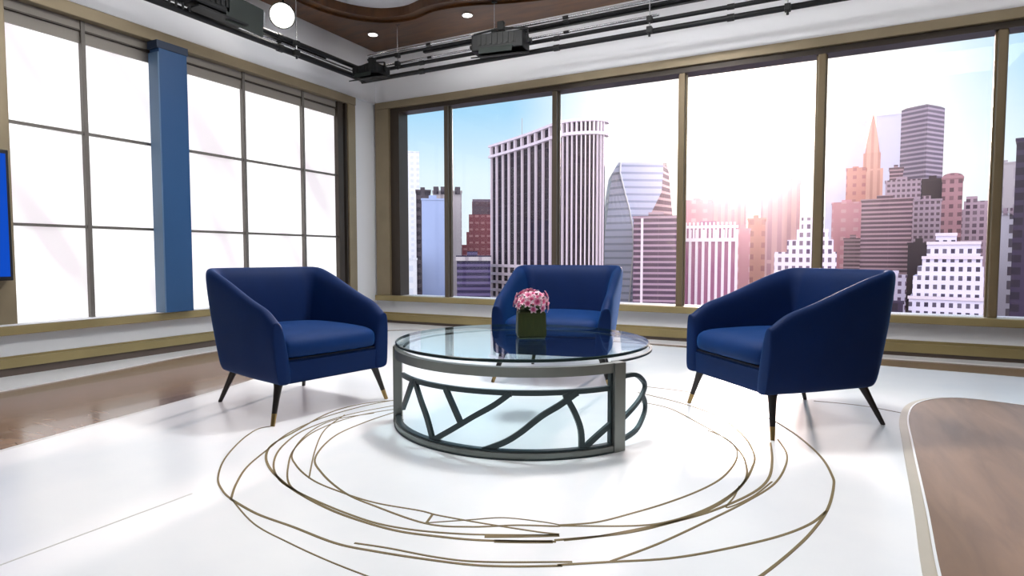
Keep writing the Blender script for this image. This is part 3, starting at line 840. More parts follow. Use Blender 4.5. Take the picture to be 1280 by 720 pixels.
bm = new_bm(); arc(bm, TH1-3.6, TH1-2.6, 0.03, H0-0.045, TR, 0.02); obj('post_line', bm, M['steel_dark'], t)
def on_drum(x, y, r=TR):
    """point of the drum surface seen at that place"""
    rr = ray(x, y); ox, oy = -TCb.x, -TCb.y
    a = rr.x**2+rr.y**2; b_ = 2*(rr.x*ox+rr.y*oy); c_ = ox*ox+oy*oy-r*r
    D = max(0.0, b_*b_-4*a*c_); k_ = (-b_-sqrt(D))/(2*a)
    return Vector((ox+rr.x*k_, oy+rr.y*k_, CH+rr.z*k_-PZ))
bars = [
 [(519,477),(526,500),(534,523),(541,550)],
 [(556,483),(566,506),(577,531)],
 [(640,490),(618,506),(593,520),(568,535),(540,551)],
 [(722,490),(700,506),(677,520),(650,541),(630,553),(603,563)],
 [(706,494),(718,515),(726,538),(727,564)],
 [(730,560),(746,545),(763,530)],
 [(517,472),(511,490),(504,510)],
]
for pl in bars:
    P = catmull([on_drum(*p) for p in pl], 5)
    P = [Vector((p.x, p.y, min(max(p.z, 0.03), 0.292))) for p in P]
    for e_ in (P[0], P[-1]):
        if e_.z > 0.225: e_.z = 0.285
        if e_.z < 0.075: e_.z = 0.030
    bm = new_bm(); add_tube(bm, P, 1, square=True, up=radial, radii=[(0.0125, 0.008)]*len(P)); obj('lattice_bar', bm, M['steel_dark'], t)
# bars wrapping round the sides, beyond the posts
for pl in ([(38, .33), (47, .325), (54, .28), (55, .24), (49, .19), (40, .14), (36, .12)], [(53, .215), (56, .17), (55, .12), (48, .06), (38, .035)]):
    P = catmull([cyl(a_, z_, TR-0.01) for a_, z_ in pl], 5)
    bm = new_bm(); add_tube(bm, P, 1, square=True, up=radial, radii=[(0.010, 0.008)]*len(P)); obj('lattice_bar', bm, M['steel_dark'], t)
bm = new_bm(); arc(bm, TH1, 360+TH0, H0-0.012, H0-0.002, TR-0.03, 0.012); obj('back_ring', bm, M['steel_dark'], t, smooth=True, angle=30)
# glass
GR = 0.695
bm = new_bm(); add_lathe(bm, [(GR-0.004, 0.0), (GR-0.004, 0.016)], (gofs.x, gofs.y, H0+0.001), seg=96)
g = obj('glass_top', bm, M['table_glass'], t)
bm = new_bm(); add_lathe(bm, [(GR-0.004, 0.0), (GR, 0.003), (GR, 0.013), (GR-0.004, 0.016)], (gofs.x, gofs.y, H0+0.001), seg=96, closed=True)
o = obj('glass_edge', bm, M['rim_dark'], g, smooth=True); o['label'] = 'dark polished glass edge'

# ------------------------------------------------------------ flowers on the table
ZG = PZ+H0+0.0175
vp = cam_pt(0.106, 3.36)
t = thing('flower_arrangement', 'pink and white blossoms in a square moss green vase on the glass table', 'flowers', (vp.x, vp.y, ZG), rz=YAW+radians(4))
m, nt, b = mat_new('moss_green_vase')
tc = N(nt, 'ShaderNodeTexCoord'); mp = N(nt, 'ShaderNodeMapping'); mp.inputs['Scale'].default_value = (60, 60, 12); nt.links.new(tc.outputs['Object'], mp.inputs[0])
tn = N(nt, 'ShaderNodeTexNoise'); tn.inputs['Scale'].default_value = 1.0; nt.links.new(mp.outputs[0], tn.inputs['Vector'])
cr = N(nt, 'ShaderNodeValToRGB'); cr.color_ramp.elements[0].color = (0.022, 0.032, 0.006, 1); cr.color_ramp.elements[1].color = (0.06, 0.07, 0.018, 1)
nt.links.new(tn.outputs['Fac'], cr.inputs[0]); nt.links.new(cr.outputs[0], b.inputs['Base Color']); b.inputs['Roughness'].default_value = 0.35; b.inputs['Coat Weight'].default_value = 0.3
M['vase'] = m
bm = new_bm()
s0, s1, hv = 0.074, 0.080, 0.150
outer_ = lambda s, z: [Vector((sx*s, sy*s, z)) for sx, sy in ((-1, -1), (1, -1), (1, 1), (-1, 1))]
add_frustum(bm, [(p.x, p.y) for p in outer_(s0, 0)], 0.0, [(p.x, p.y) for p in outer_(s1, 0)], 0.012)
add_frustum(bm, [(p.x, p.y) for p in outer_(s1, 0)], 0.012, [(p.x, p.y) for p in outer_(s1-0.004, 0)], hv)
es = [e for e in bm.edges]
bmesh.ops.bevel(bm, geom=es, offset=0.006, segments=2, affect='EDGES')
obj('vase', bm, M['vase'], t, smooth=True, angle=35)
bm = new_bm(); add_box(bm, (0, 0, hv+0.002), (0.13, 0.13, 0.012)); o = obj('moss', bm, plain('dark_moss', (0.02, 0.035, 0.012), 0.9, bump=0.8, bscale=90), t)
m, nt, b = mat_new('pink_petal'); M['petal'] = m
tc = N(nt, 'ShaderNodeTexCoord'); vl = N(nt, 'ShaderNodeVectorMath', operation='LENGTH'); nt.links.new(tc.outputs['Object'], vl.inputs[0])
mr = N(nt, 'ShaderNodeMapRange'); mr.inputs['From Min'].default_value = 0.004; mr.inputs['From Max'].default_value = 0.026
nt.links.new(vl.outputs['Value'], mr.inputs['Value'])
cr = N(nt, 'ShaderNodeValToRGB')
cr.color_ramp.elements[0].color = (0.42, 0.02, 0.10, 1); cr.color_ramp.elements[1].color = (0.95, 0.72, 0.80, 1)
e = cr.color_ramp.elements.new(0.42); e.color = (0.80, 0.10, 0.30, 1)
nt.links.new(mr.outputs[0], cr.inputs[0]); nt.links.new(cr.outputs[0], b.inputs['Base Color']); b.inputs['Roughness'].default_value = 0.5
b.inputs['Subsurface Weight'].default_value = 0.0
M['stamen'] = plain('pale_stamen', (0.7, 0.45, 0.3), 0.6)
M['stem'] = plain('green_stem', (0.04, 0.10, 0.02), 0.6)
def blossom_mesh(seed):
    rnd = random.Random(seed); bm = new_bm(); n = 6
    for k in range(n):
        a = 2*pi*k/n + rnd.uniform(-.12, .12); Ln = rnd.uniform(0.027, 0.035); W = 0.0088
        rows = []
        for i in range(6):
            s = i/5; w = W*sin(pi*min(1, 0.12+s*0.86))**0.8 if i < 5 else 0.001
            rr = Ln*s; z = 0.016*s - 0.012*s*s + 0.004
            rows.append([bm.verts.new((rr*cos(a) - v*w*sin(a), rr*sin(a) + v*w*cos(a), z + 0.003*abs(v))) for v in (-1, 0, 1)])
        for i in range(5):
            for j in range(2): bm.faces.new((rows[i][j], rows[i][j+1], rows[i+1][j+1], rows[i+1][j]))
    for k in range(5):
        a = 2*pi*k/5; add_tube(bm, [(0, 0, 0), (0.006*cos(a), 0.006*sin(a), 0.016)], 0.0011, seg=5)
    me = bpy.data.meshes.new('blossom')
    bm.to_mesh(me); bm.free(); me.materials.append(M['petal'])
    for p in me.polygons: p.use_smooth = True
    return me
bms = [blossom_mesh(s) for s in range(4)]
GA = pi*(3-sqrt(5)); NB = 38
stem_bm = new_bm()
cz = hv+0.028
for i in range(NB):
    f = (i+0.5)/NB; zz = 1-1.25*f; rr_ = sqrt(max(0, 1-zz*zz)); a = GA*i
    dirv = Vector((rr_*cos(a), rr_*sin(a), zz)).normalized()
    rad = Vector((0.086, 0.086, 0.078))
    p = Vector((dirv.x*rad.x + 0.006, dirv.y*rad.y, cz + dirv.z*rad.z + 0.006)) * random.uniform(0.93, 1.06)
    if p.z < hv+0.006: p.z = hv+0.006 + random.uniform(0, .012)
    o = bpy.data.objects.new('blossom', bms[i % 4]); COL.objects.link(o); o.parent = t
    o.location = p; o.rotation_mode = 'QUATERNION'
    jd = (dirv + Vector((random.uniform(-.3, .3), random.uniform(-.3, .3), random.uniform(-.2, .3)))).normalized()
    o.rotation_quaternion = jd.to_track_quat('Z', 'Y')
    s = random.uniform(0.85, 1.1); o.scale = (s, s, s)
    add_tube(stem_bm, [(random.uniform(-.03, .03), random.uniform(-.03, .03), hv), p*0.6+Vector((0, 0, hv*0.4)), p], 0.0022, seg=5)
obj('stems', stem_bm, M['stem'], t)['kind'] = 'stuff'
for k in range(7):
    a = 2*pi*k/7+0.4; bm = new_bm()
    rows = []
    for i in range(6):
        s = i/5; w = 0.014*sin(pi*(0.08+0.9*s)); r_ = 0.03+0.065*s; z = hv+0.012+0.03*s-0.035*s*s
        rows.append([bm.verts.new((r_*cos(a)-v*w*sin(a), r_*sin(a)+v*w*cos(a), z+0.004*abs(v))) for v in (-1, 0, 1)])
    for i in range(5):
        for j in range(2): bm.faces.new((rows[i][j], rows[i][j+1], rows[i+1][j+1], rows[i+1][j]))
    obj('leaf', bm, M['stem'], t, smooth=True)

# ------------------------------------------------------------ the city outside
GZ = -62.0     # street level, far below the studio floor
def at(px, py, depth):
    """right/height at a given distance ahead"""
    r = ray(px, py); al = FACING[0]
    a_ = r.x*cos(YAW)+r.y*sin(YAW); f_ = r.x*-sin(YAW)+r.y*cos(YAW)     # sideways and ahead
    k_ = (depth/cos(al))/(a_*sin(al)+f_*cos(al))
    return (a_*cos(al)-f_*sin(al))*k_, CH+r.z*k_
FACING = [0.0]
def city(name, label, D, cat='building', pxc=640):
    """Empty at street level; the block stands square to the street that leads away from the studio"""
    FACING[0] = atan((pxc-640)/F)
    g = cam_pt(D*math.tan(FACING[0]), D, GZ)
    return thing(name, label, cat, (g.x, g.y, GZ), rz=YAW-FACING[0])
def cbox(bm, D, px0, px1, py_top, dep=20, py_bot=None, dy=0.0):
    """tower block spanning px0..px1 when seen from the studio at distance D (dy further)"""
    x0, zt = at(px0, py_top, D+dy); x1, _ = at(px1, py_top, D+dy)
    z0 = 0.0 if py_bot is None else at(px0, py_bot, D+dy)[1]-GZ
    bx(bm, x0, x1, dy, dy+dep, z0, zt-GZ)
    return x0, x1, zt-GZ
def fac(name, *a, **k): return facade(name, *a, **k)

C = {}
C['pale'] = fac('hazed_far_tower', (0.62, 0.66, 0.70), (0.50, 0.56, 0.64), 5, 5, .5, .5, jitter=.5)  # the far tower's haze is put into these pale colours
C['darkthin'] = fac('dark_slab', (0.06, 0.05, 0.065), (0.03, 0.025, 0.045), 6, 4, .7, .5)
C['blueglass'] = plain('light_blue_cladding', (0.24, 0.33, 0.56), 0.35, noise=0.06, nscale=.05)
C['greyslab'] = fac('grey_slab', (0.36, 0.34, 0.36), (0.24, 0.22, 0.25), 5, 4.5, .25, .8)
C['redbrick'] = fac('red_brown_tower', (0.17, 0.045, 0.06), (0.36, 0.20, 0.21), 3.2, 3.6, .6, .30, jitter=1.0)
C['navy'] = fac('navy_block', (0.085, 0.07, 0.15), (0.03, 0.025, 0.075), 80, 2.2, 1.0, .55)
C['void'] = plain('dark_glass_wall', (0.008, 0.005, 0.017), 0.5, spec=0.03)
C['void2'] = fac('striped_dark_glass', (0.02, 0.015, 0.03), (0.008, 0.005, 0.02), 1.5, 3.6, .9, .86)
C['pinkwhite'] = plain('pink_white_stone', (0.60, 0.53, 0.60), 0.6)
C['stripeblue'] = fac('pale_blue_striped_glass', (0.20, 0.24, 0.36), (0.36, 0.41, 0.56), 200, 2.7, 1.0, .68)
C['stripelight'] = fac('lit_blue_striped_glass', (0.30, 0.36, 0.50), (0.50, 0.57, 0.74), 200, 2.7, 1.0, .68)  # lighter copy of the striped glass; left facet's brightness is in its colour
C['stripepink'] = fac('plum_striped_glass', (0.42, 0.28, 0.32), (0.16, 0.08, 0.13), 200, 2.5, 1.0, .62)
C['plum'] = fac('plum_block', (0.27, 0.19, 0.26), (0.06, 0.03, 0.075), 400, 1.9, 1.0, .6)
C['rose1'] = fac('rose_brick', (0.50, 0.22, 0.27), (0.60, 0.36, 0.42), 6, 5, .4, .4, jitter=.6)
C['rosefin'] = plain('rose_wall', (0.24, 0.045, 0.15), 0.5)
C['rose2'] = fac('rose_tower', (0.48, 0.28, 0.30), (0.34, 0.17, 0.22), 4.5, 60, .45, .97)
C['orange'] = fac('orange_brick', (0.44, 0.19, 0.16), (0.30, 0.11, 0.11), 5, 5, .4, .45)
C['white'] = fac('white_windowed', (0.62, 0.59, 0.74), (0.03, 0.022, 0.07), 2.25, 3.0, .5, .52, jitter=.25)
C['white2'] = fac('white_windowed_fine', (0.60, 0.56, 0.68), (0.10, 0.05, 0.13), 2.3, 3.0, .5, .55, jitter=.2)
C['white3'] = fac('pale_tower_dark_windows', (0.60, 0.58, 0.66), (0.07, 0.05, 0.10), 5.2, 5.0, .5, .62, jitter=.3)
C['brown'] = fac('brown_striped', (0.30, 0.20, 0.24), (0.085, 0.045, 0.075), 300, 1.75, 1.0, .55)
C['brown2'] = fac('grey_brown_grid', (0.30, 0.23, 0.29), (0.11, 0.07, 0.11), 1.9, 2.4, .6, .5)
C['ornate'] = fac('ornate_brown', (0.32, 0.17, 0.20), (0.10, 0.045, 0.07), 3.0, 3.6, .5, .5, jitter=.9)
C['ornate2'] = fac('speckled_brown', (0.40, 0.30, 0.37), (0.06, 0.03, 0.07), 2.6, 2.9, .6, .6, jitter=.9)
C['tower_l'] = fac('grey_violet_tower', (0.27, 0.23, 0.31), (0.12, 0.10, 0.17), 400, 2.3, 1.0, .55)
C['haze'] = plain('distant_hazed_tower', (0.43, 0.44, 0.56), 0.6)  # distance haze is mixed into this pale colour
C['spire'] = fac('copper_spire', (0.52, 0.30, 0.24), (0.40, 0.20, 0.17), 4, 60, .4, .98)
C['darkroof'] = plain('dark_roof', (0.10, 0.07, 0.11), 0.7)
C['darkr'] = fac('black_violet_tower', (0.028, 0.02, 0.05), (0.012, 0.01, 0.03), 4, 4, .6, .6)
C['greytop'] = fac('grey_stone_tower', (0.36, 0.34, 0.37), (0.30, 0.28, 0.32), 7, 9, .5, .6)

def simple(name, label, D, px0, px1, pyt, mat, dep=25, extra=None):
    g = city(name, label, D, pxc=(px0+px1)/2)
    bm = new_bm(); x0, x1, zt = cbox(bm, D, px0, px1, pyt, dep)
    obj('walls', bm, mat, g)
    bm = new_bm(); bx(bm, x0-0.3, x1+0.3, -0.3, dep+0.3, zt, zt+0.8); bx(bm, x0+(x1-x0)*.3, x0+(x1-x0)*.62, dep*.3, dep*.7, zt+0.8, zt+2.4)
    obj('roof', bm, mat, g)
    return g, x0, x1, zt

# first pane
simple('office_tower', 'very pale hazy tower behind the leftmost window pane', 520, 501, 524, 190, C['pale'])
simple('office_building', 'low pale block at the bottom left of the city view', 260, 490, 521, 325, C['pale'], 15)
simple('office_tower', 'thin dark slab tower left of the light blue tower', 300, 520, 538, 239, C['darkthin'], 12)
simple('office_tower', 'flat light blue tower in the two leftmost panes', 280, 527, 557, 250, C['blueglass'], 6)
g, x0, x1, zt = simple('office_tower', 'grey tower with dark ledge right of the light blue tower', 300, 541, 577, 240, C['greyslab'], 18)
for k in range(4):
    bm = new_bm(); bx(bm, x0+(x1-x0)*(.02+.25*k), x0+(x1-x0)*(.2+.25*k), -0.8, 18, zt-1.0, zt+2.6); obj('roof_block', bm, C['darkthin'], g)
# red-brown stepped
g = city('office_building', 'red brown stepped tower left of the striped tower', 330, pxc=600)
bm = new_bm(); D = 330
cbox(bm, D, 590, 640, 252, 18); cbox(bm, D, 586, 642, 268, 20, dy=-1); cbox(bm, D, 583, 642, 290, 22, dy=-2); cbox(bm, D, 576, 642, 306, 24, dy=-3)
obj('walls', bm, C['redbrick'], g)
bm = new_bm(); cbox(bm, D, 590.5, 640, 249, 16); obj('roof', bm, C['darkroof'], g)
g, x0, x1, zt = simple('office_building', 'low navy striped block beside the striped tower', 225, 571, 613, 322, C['navy'], 20)
bm = new_bm(); bx(bm, x0-.4, x1+.4, -.5, 1, zt-1.2, zt+.3); obj('cornice', bm, C['greyslab'], g)

# ---- the big striped tower
g = city('striped_office_tower', 'tall curved office tower with white vertical fins and dark glass', 200, 'building')
def R_(px, D): return (px-640)/F*D*1.0
plan = [(R_(614, 250), 50.0), (R_(640, 236), 36.0), (R_(667, 222), 22.0), (R_(690, 210), 10.0)]
# smoother curved nose towards the right
plan = [Vector((x, y, 0)) for x, y in plan] + [Vector((16.6, 5.6, 0)), Vector((20.2, 2.6, 0)), Vector((24.2, 1.2, 0)), Vector((27.6, 1.0, 0)), Vector((30.4, 2.6, 0)), Vector((31.6, 5.5, 0))]
pc = catmull(plan, 8)
topz = at(700, 151, 204)[1] - GZ
body = [(p.x, p.y) for p in pc] + [(32.5, 42), (10, 66), (-6, 66)]
bm = new_bm(); add_prism(bm, body, 0, topz-4.6); obj('glass_wall', bm, C['void2'], g)
# cumulative lengths for placing fins
def walk(path, fr):
    Ls = [0]
    for a_, b_ in zip(path[:-1], path[1:]): Ls.append(Ls[-1]+(b_-a_).length)
    s = fr*Ls[-1]
    for i in range(len(path)-1):
        if Ls[i+1] >= s:
            t_ = (s-Ls[i])/(Ls[i+1]-Ls[i]); p = path[i].lerp(path[i+1], t_); d_ = (path[i+1]-path[i]).normalized()
            return p, d_
    return path[-1], (path[-1]-path[-2]).normalized()
tot = sum((b_-a_).length for a_, b_ in zip(pc[:-1], pc[1:]))
def frac_at_x(x):
    s = 0
    for a_, b_ in zip(pc[:-1], pc[1:]):
        if b_.x >= x: return (s + (b_-a_).length*(x-a_.x)/max(1e-6, b_.x-a_.x))/tot
        s += (b_-a_).length
    return 1.0
def fac_x(px):   # crossing of the sight line with the plan
    for k_ in range(0, 4001):
        fr = k_/4000; p, _ = walk(pc, fr)
        if p.x/(200+p.y)*F+640 >= px: return fr
    return 1.0
fins = [616, 622.5, 630, 637.5, 645.5, 654, 662.5, 671, 680, 689, 698, 704, 709.5, 715, 720.5, 726, 731, 736, 740.5, 744.5, 748, 751]
lowz = at(660, 331, 215)[1]-GZ
for px in fins:
    fr = fac_x(px); p, d_ = walk(pc, fr); nrm = Vector((d_.y, -d_.x, 0))
    w_ = 0.52 if px < 695 else 0.36
    bm = new_bm(); add_box(bm, (p.x+nrm.x*0.5, p.y+nrm.y*0.5, (topz-4.4)/2), (w_, 0.9, topz-4.4), rz=math.atan2(d_.y, d_.x))
    obj('fin', bm, C['pinkwhite'], g)
def band(z0, z1, off, mat, name):
    bm = new_bm(); a0 = []
    for i, p in enumerate(pc):
        d_ = (pc[min(i+1, len(pc)-1)]-pc[max(i-1, 0)]).normalized(); nrm = Vector((d_.y, -d_.x, 0)); a0.append(p+nrm*off)
    for i in range(len(a0)-1):
        a_, b_ = a0[i], a0[i+1]; ai, bi = pc[i]-(a0[i]-pc[i])*0.3, pc[i+1]-(a0[i+1]-pc[i+1])*0.3
        vs = [bm.verts.new((q.x, q.y, z)) for z in (z0, z1) for q in (a_, b_, bi, ai)]
        for f_ in ((0, 1, 5, 4), (3, 2, 6, 7), (4, 5, 6, 7), (0, 1, 2, 3)): bm.faces.new([vs[k2] for k2 in f_])
    return obj(name, bm, mat, g)
band(topz-0.9, topz, 1.4, C['pinkwhite'], 'crown_band')
band(topz-5.2, topz-4.2, 1.4, C['pinkwhite'], 'crown_band')
bm = new_bm(); add_prism(bm, [(p.x, p.y) for p in pc] + [(31, 40), (8, 62), (-4, 62)], topz-4.6, topz-0.6); obj('crown_wall', bm, C['void'], g)
for i_, px in enumerate(fins):
    fr = fac_x(px); p, d_ = walk(pc, fr); nrm = Vector((d_.y, -d_.x, 0))
    bm = new_bm(); add_box(bm, (p.x+nrm.x*0.5, p.y+nrm.y*0.5, topz-2.6), (0.9 if px < 695 else .6, 1.2, 4.2), rz=math.atan2(d_.y, d_.x)); obj('crown_pier', bm, C['pinkwhite'], g)
for k in range(9):
    z_ = lowz - 0.2 - k*3.3
    band(z_-1.1, z_, 1.25, C['pinkwhite'], 'floor_band')
for xx, hh in ((4.0, 9), (21.0, 5)):
    bm = new_bm(); add_tube(bm, [(xx, 40, topz-1), (xx, 40, topz+hh)], 0.12, seg=6); obj('antenna', bm, C['greyslab'], g)

simple('office_building', 'dark sliver of a block right of the striped tower', 290, 742, 757, 292, C['darkthin'], 15)

# ---- curved glass tower
g = city('curved_glass_tower', 'pale blue glass tower with a curved creased facade', 230, 'building')
prof = [  # py, left px, crease px, right-crease px, right px
 (203, 773, 776, 829, 833), (215, 766, 775, 829, 836), (240, 762, 781, 827, 838), (262, 760, 787, 816, 840), (285, 757, 791, 805, 842), (310, 755, 792, 800, 843), (345, 753, 789, 802, 844), (380, 751, 786, 803, 845), (430, 750, 784, 803, 846)]
bmL, bmC, bmR = new_bm(), new_bm(), new_bm()
def loft(bm, cols):
    for i in range(len(cols[0])-1):
        for j in range(len(cols)-1):
            bm.faces.new((cols[j][i], cols[j+1][i], cols[j+1][i+1], cols[j][i+1]))
def P3(px, py, dd):
    x_, z_ = at(px, py, 230+dd); return Vector((x_, dd, z_-GZ))
ext = prof + [(None,)*5]
def colpts(ci, dd):
    out = [P3(r_[ci], r_[0], dd) for r_ in prof]
    out.append(Vector((out[-1].x, dd, 0))); return out
c_l, c_c, c_r, c_e = colpts(1, 5), colpts(2, 0), colpts(3, 1.5), colpts(4, 10)
bkl = [Vector((p.x+2, 28, p.z)) for p in c_l]; bke = [Vector((p.x-1, 28, p.z)) for p in c_e]
def facet(a_, b_, mat, name):
    bm = new_bm(); n = len(a_); m_ = 5
    V = []
    for i in range(n): V.append([bm.verts.new(a_[i].lerp(b_[i], k/m_)) for k in range(m_+1)])
    for i in range(n-1):
        for k in range(m_): bm.faces.new((V[i][k], V[i][k+1], V[i+1][k+1], V[i+1][k]))
    return obj(name, bm, mat, g)
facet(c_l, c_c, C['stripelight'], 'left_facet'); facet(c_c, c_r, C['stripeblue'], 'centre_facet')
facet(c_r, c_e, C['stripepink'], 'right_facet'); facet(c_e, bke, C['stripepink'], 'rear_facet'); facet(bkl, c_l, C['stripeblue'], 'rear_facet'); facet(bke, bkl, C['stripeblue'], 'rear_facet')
bm = new_bm(); bm.faces.new([bm.verts.new(v) for v in (c_l[0], c_c[0], c_r[0], c_e[0], bke[0], bkl[0])]); obj('roof', bm, C['blueglass'], g)
bm = new_bm(); add_tube(bm, [p+Vector((0, -0.1, 0)) for p in c_c[:-1]], 0.28, seg=6); obj('crease_rib', bm, C['pale'], g)

g, x0, x1, zt = simple('office_building', 'plum striped office block in front of the curved glass tower', 205, 792, 853, 273, C['plum'], 20)
bm = new_bm(); bx(bm, at(801, 300, 205)[0], at(804, 300, 205)[0], -0.5, 0, 0, zt); obj('pier', bm, C['pinkwhite'], g)

# ---- third pane
g, x0, x1, zt = simple('fin_fronted_building', 'rose building with white vertical fins and a toothed crown', 212, 855, 921, 284, C['rosefin'], 24)
for k in range(9):
    xx = x0+(x1-x0)*k/8
    bm = new_bm(); bx(bm, xx-0.45, xx+0.45, -1.0, 0, 0, zt-1); obj('fin', bm, C['pinkwhite'], g)
bm = new_bm(); bx(bm, x0-.5, x1+.5, -1.2, 0.2, zt-5.2, zt-4.0); bx(bm, x0-.5, x1+.5, -1.2, .2, zt-.5, zt+.5); obj('crown_band', bm, C['pinkwhite'], g)
for k in range(13):
    bm = new_bm(); bx(bm, x0+(x1-x0)*k/13+.3, x0+(x1-x0)*k/13+1.0, -1.1, .1, zt-4, zt+1.6); obj('crown_tooth', bm, C['pinkwhite'], g)
simple('office_building', 'plain rose wall adjoining the fin fronted building', 238, 921, 938, 288, C['rose1'], 16)
simple('office_building', 'broad rose brick block behind the fin fronted building', 330, 856, 890, 252, C['rose1'], 25)
g = city('stepped_tower', 'pale domed tower in the glare behind the fin fronted building', 420, pxc=902)
bm = new_bm(); D = 420
cbox(bm, D, 884, 920, 262, 22); cbox(bm, D, 890, 913, 240, 16, dy=3); cbox(bm, D, 894, 909, 226, 12, dy=5); cbox(bm, D, 899, 904, 220, 6, dy=8)
obj('walls', bm, C['rose2'], g)
simple('office_tower', 'slim pale tower in the sun glare', 446, 919, 934, 220, C['rose2'], 15)
simple('office_building', 'orange brick block left of the tall rose tower', 260, 935, 957, 275, C['orange'], 20)
g, x0, x1, zt = simple('office_tower', 'tall rose tower below the sun', 300, 952, 982, 214, C['rose2'], 24)
simple('office_tower', 'second rose tower adjoining the tall one below the sun', 328, 980, 1001, 228, C['rose2'], 20)
g = city('stepped_building', 'white stepped building with many windows beside the third mullion', 215, pxc=1005)
bm = new_bm(); D = 215
cbox(bm, D, 968, 1046, 315, 24); cbox(bm, D, 984, 1042, 300, 20, dy=1); cbox(bm, D, 996, 1036, 287, 16, dy=2); cbox(bm, D, 1002, 1030, 272, 12, dy=3)
obj('walls', bm, C['white2'], g)
# ---- fourth pane
simple('office_tower', 'far haze-coloured tower left of the spire', 700, 1034, 1083, 157, C['haze'], 30)
simple('office_tower', 'far haze-coloured slab between the spire and the dark tower', 560, 1096, 1131, 146, C['haze'], 25)
simple('office_building', 'orange rose block left of the spire', 380, 1058, 1083, 212, C['orange'], 20)
simple('office_building', 'low rose block behind the right armchair', 330, 1040, 1080, 255, C['rose1'], 20)
simple('office_building', 'small rose brown block at the foot of the orange block', 270, 1055, 1079, 300, C['brown'], 16)
g = city('spire_tower', 'copper coloured tower with a pointed spire', 400, 'building', pxc=1090)
bm = new_bm(); D = 400
cbox(bm, D, 1073, 1104, 212, 18); cbox(bm, D, 1079, 1101, 192, 14, dy=2)
obj('walls', bm, C['spire'], g)
xl, zl = at(1081, 193, D+2); xr, _ = at(1100, 193, D+2); xm, za = at(1092, 143, D+8)
bm = new_bm()
sq = lambda w_, n_: [(xm+sx*w_, 9+sy*w_) for sx, sy in ((-1, -1), (1, -1), (1, 1), (-1, 1))]
hw = (xr-xl)/2
lv = [(hw, zl-GZ), (hw*.72, (zl*0.62+za*.38)-GZ), (hw*.38, (zl*.3+za*.7)-GZ), (0.15, za-GZ)]
for (w0, z0_), (w1, z1_) in zip(lv[:-1], lv[1:]): add_frustum(bm, sq(w0, 0), z0_, sq(w1, 0), z1_)
obj('spire', bm, C['spire'], g)
# dark tower with two faces, corner towards the viewer
g = city('office_tower', 'tall grey violet tower with a chamfered cap, tallest at right', 300, pxc=1150)
D = 300
xA, zt_ = at(1127, 139, D+6); xB = at(1160, 139, D)[0]; xC_ = at(1181, 139, D+12)[0]
pl_ = [(xA, 6), (xB, 0), (xC_, 12), (xA+(xC_-xB), 20)]
bm = new_bm(); add_prism(bm, pl_, 0, zt_-GZ); obj('walls', bm, C['tower_l'], g)
cx_ = sum(p[0] for p in pl_)/4; cy_ = sum(p[1] for p in pl_)/4
ptop = [(cx_+(x-cx_)*.78, cy_+(y-cy_)*.78) for x, y in pl_]
zc = at(1150, 130, D)[1]-GZ
bm = new_bm(); add_frustum(bm, pl_, zt_-GZ, ptop, zc); obj('roof', bm, C['darkroof'], g)
simple('office_building', 'small brown block in front of the grey violet tower', 284, 1112, 1129, 212, C['brown'], 10)
simple('office_building', 'lower grey brown block left of the dark flat block', 272, 1107, 1151, 228, C['brown2'], 10)
simple('office_building', 'dark flat roofed block below the grey violet tower', 286, 1152, 1182, 226, C['void'], 8)
simple('office_building', 'broad brown striped block right of the spire', 240, 1077, 1141, 252, C['brown'], 10)
simple('office_building', 'grey brown gridded block right of the brown striped block', 252, 1141.5, 1177, 252, C['brown2'], 7)
g, x0, x1, zt = simple('office_building', 'ornate brown building with arched cap right of the gridded block', 263, 1178, 1204, 224, C['ornate'], 14)
bm = new_bm(); r_ = (x1-x0)/2
for sgn in (0,):
    n_ = 12; a1 = [bm.verts.new(((x0+x1)/2 - r_*cos(pi*k/n_), 0, zt+0.8+r_*0.45*sin(pi*k/n_))) for k in range(n_+1)]
    a2 = [bm.verts.new((v.co.x, 14, v.co.z)) for v in a1]
    for k in range(n_): bm.faces.new((a1[k], a1[k+1], a2[k+1], a2[k]))
    bm.faces.new(a1); bm.faces.new(a2[::-1])
obj('vaulted_roof', bm, C['ornate'], g)
g = city('office_building', 'speckled brown building beside the rightmost thick mullion', 275, pxc=1220)
bm = new_bm(); D = 275
cbox(bm, D, 1200, 1240, 262, 18); cbox(bm, D, 1205, 1236, 252, 14, dy=2); cbox(bm, D, 1208, 1222, 246, 8, dy=4)
obj('walls', bm, C['ornate2'], g)
simple('office_building', 'dark narrow block left of the white stepped building', 227, 1135, 1165, 306, C['void'], 6)
simple('office_building', 'small white gridded building low beside the right armchair', 226, 1108, 1133, 346, C['white2'], 5)
simple('office_building', 'low dark block at the sill below the small white building', 200, 1090, 1129, 379, C['darkr'], 6)
# white stepped building
g = city('stepped_building', 'white stepped building with dark square windows at right', 200, 'building', pxc=1185)
D = 200; bm = new_bm()
cbox(bm, D, 1136, 1232, 371, 26, dy=-2); cbox(bm, D, 1141, 1230, 345, 24, dy=-1); cbox(bm, D, 1147, 1230, 333, 22); cbox(bm, D, 1153, 1228, 322, 20, dy=1)
cbox(bm, D, 1159, 1226, 304, 18, dy=2); cbox(bm, D, 1170, 1196, 293, 12, dy=3)
obj('walls', bm, C['white'], g)
bm = new_bm()
for (a_, b_, y_, dy_) in ((1135, 1233, 371, -2.6), (1152, 1229, 322, .4), (1158, 1227, 304, 1.4), (1169, 1197, 293, 2.4)):
    x0, zt = at(a_, y_, D); x1 = at(b_, y_, D)[0]; bx(bm, x0, x1, dy_, dy_+1, zt-GZ-.5, zt-GZ+.5)
obj('cornice', bm, C['pinkwhite'], g)
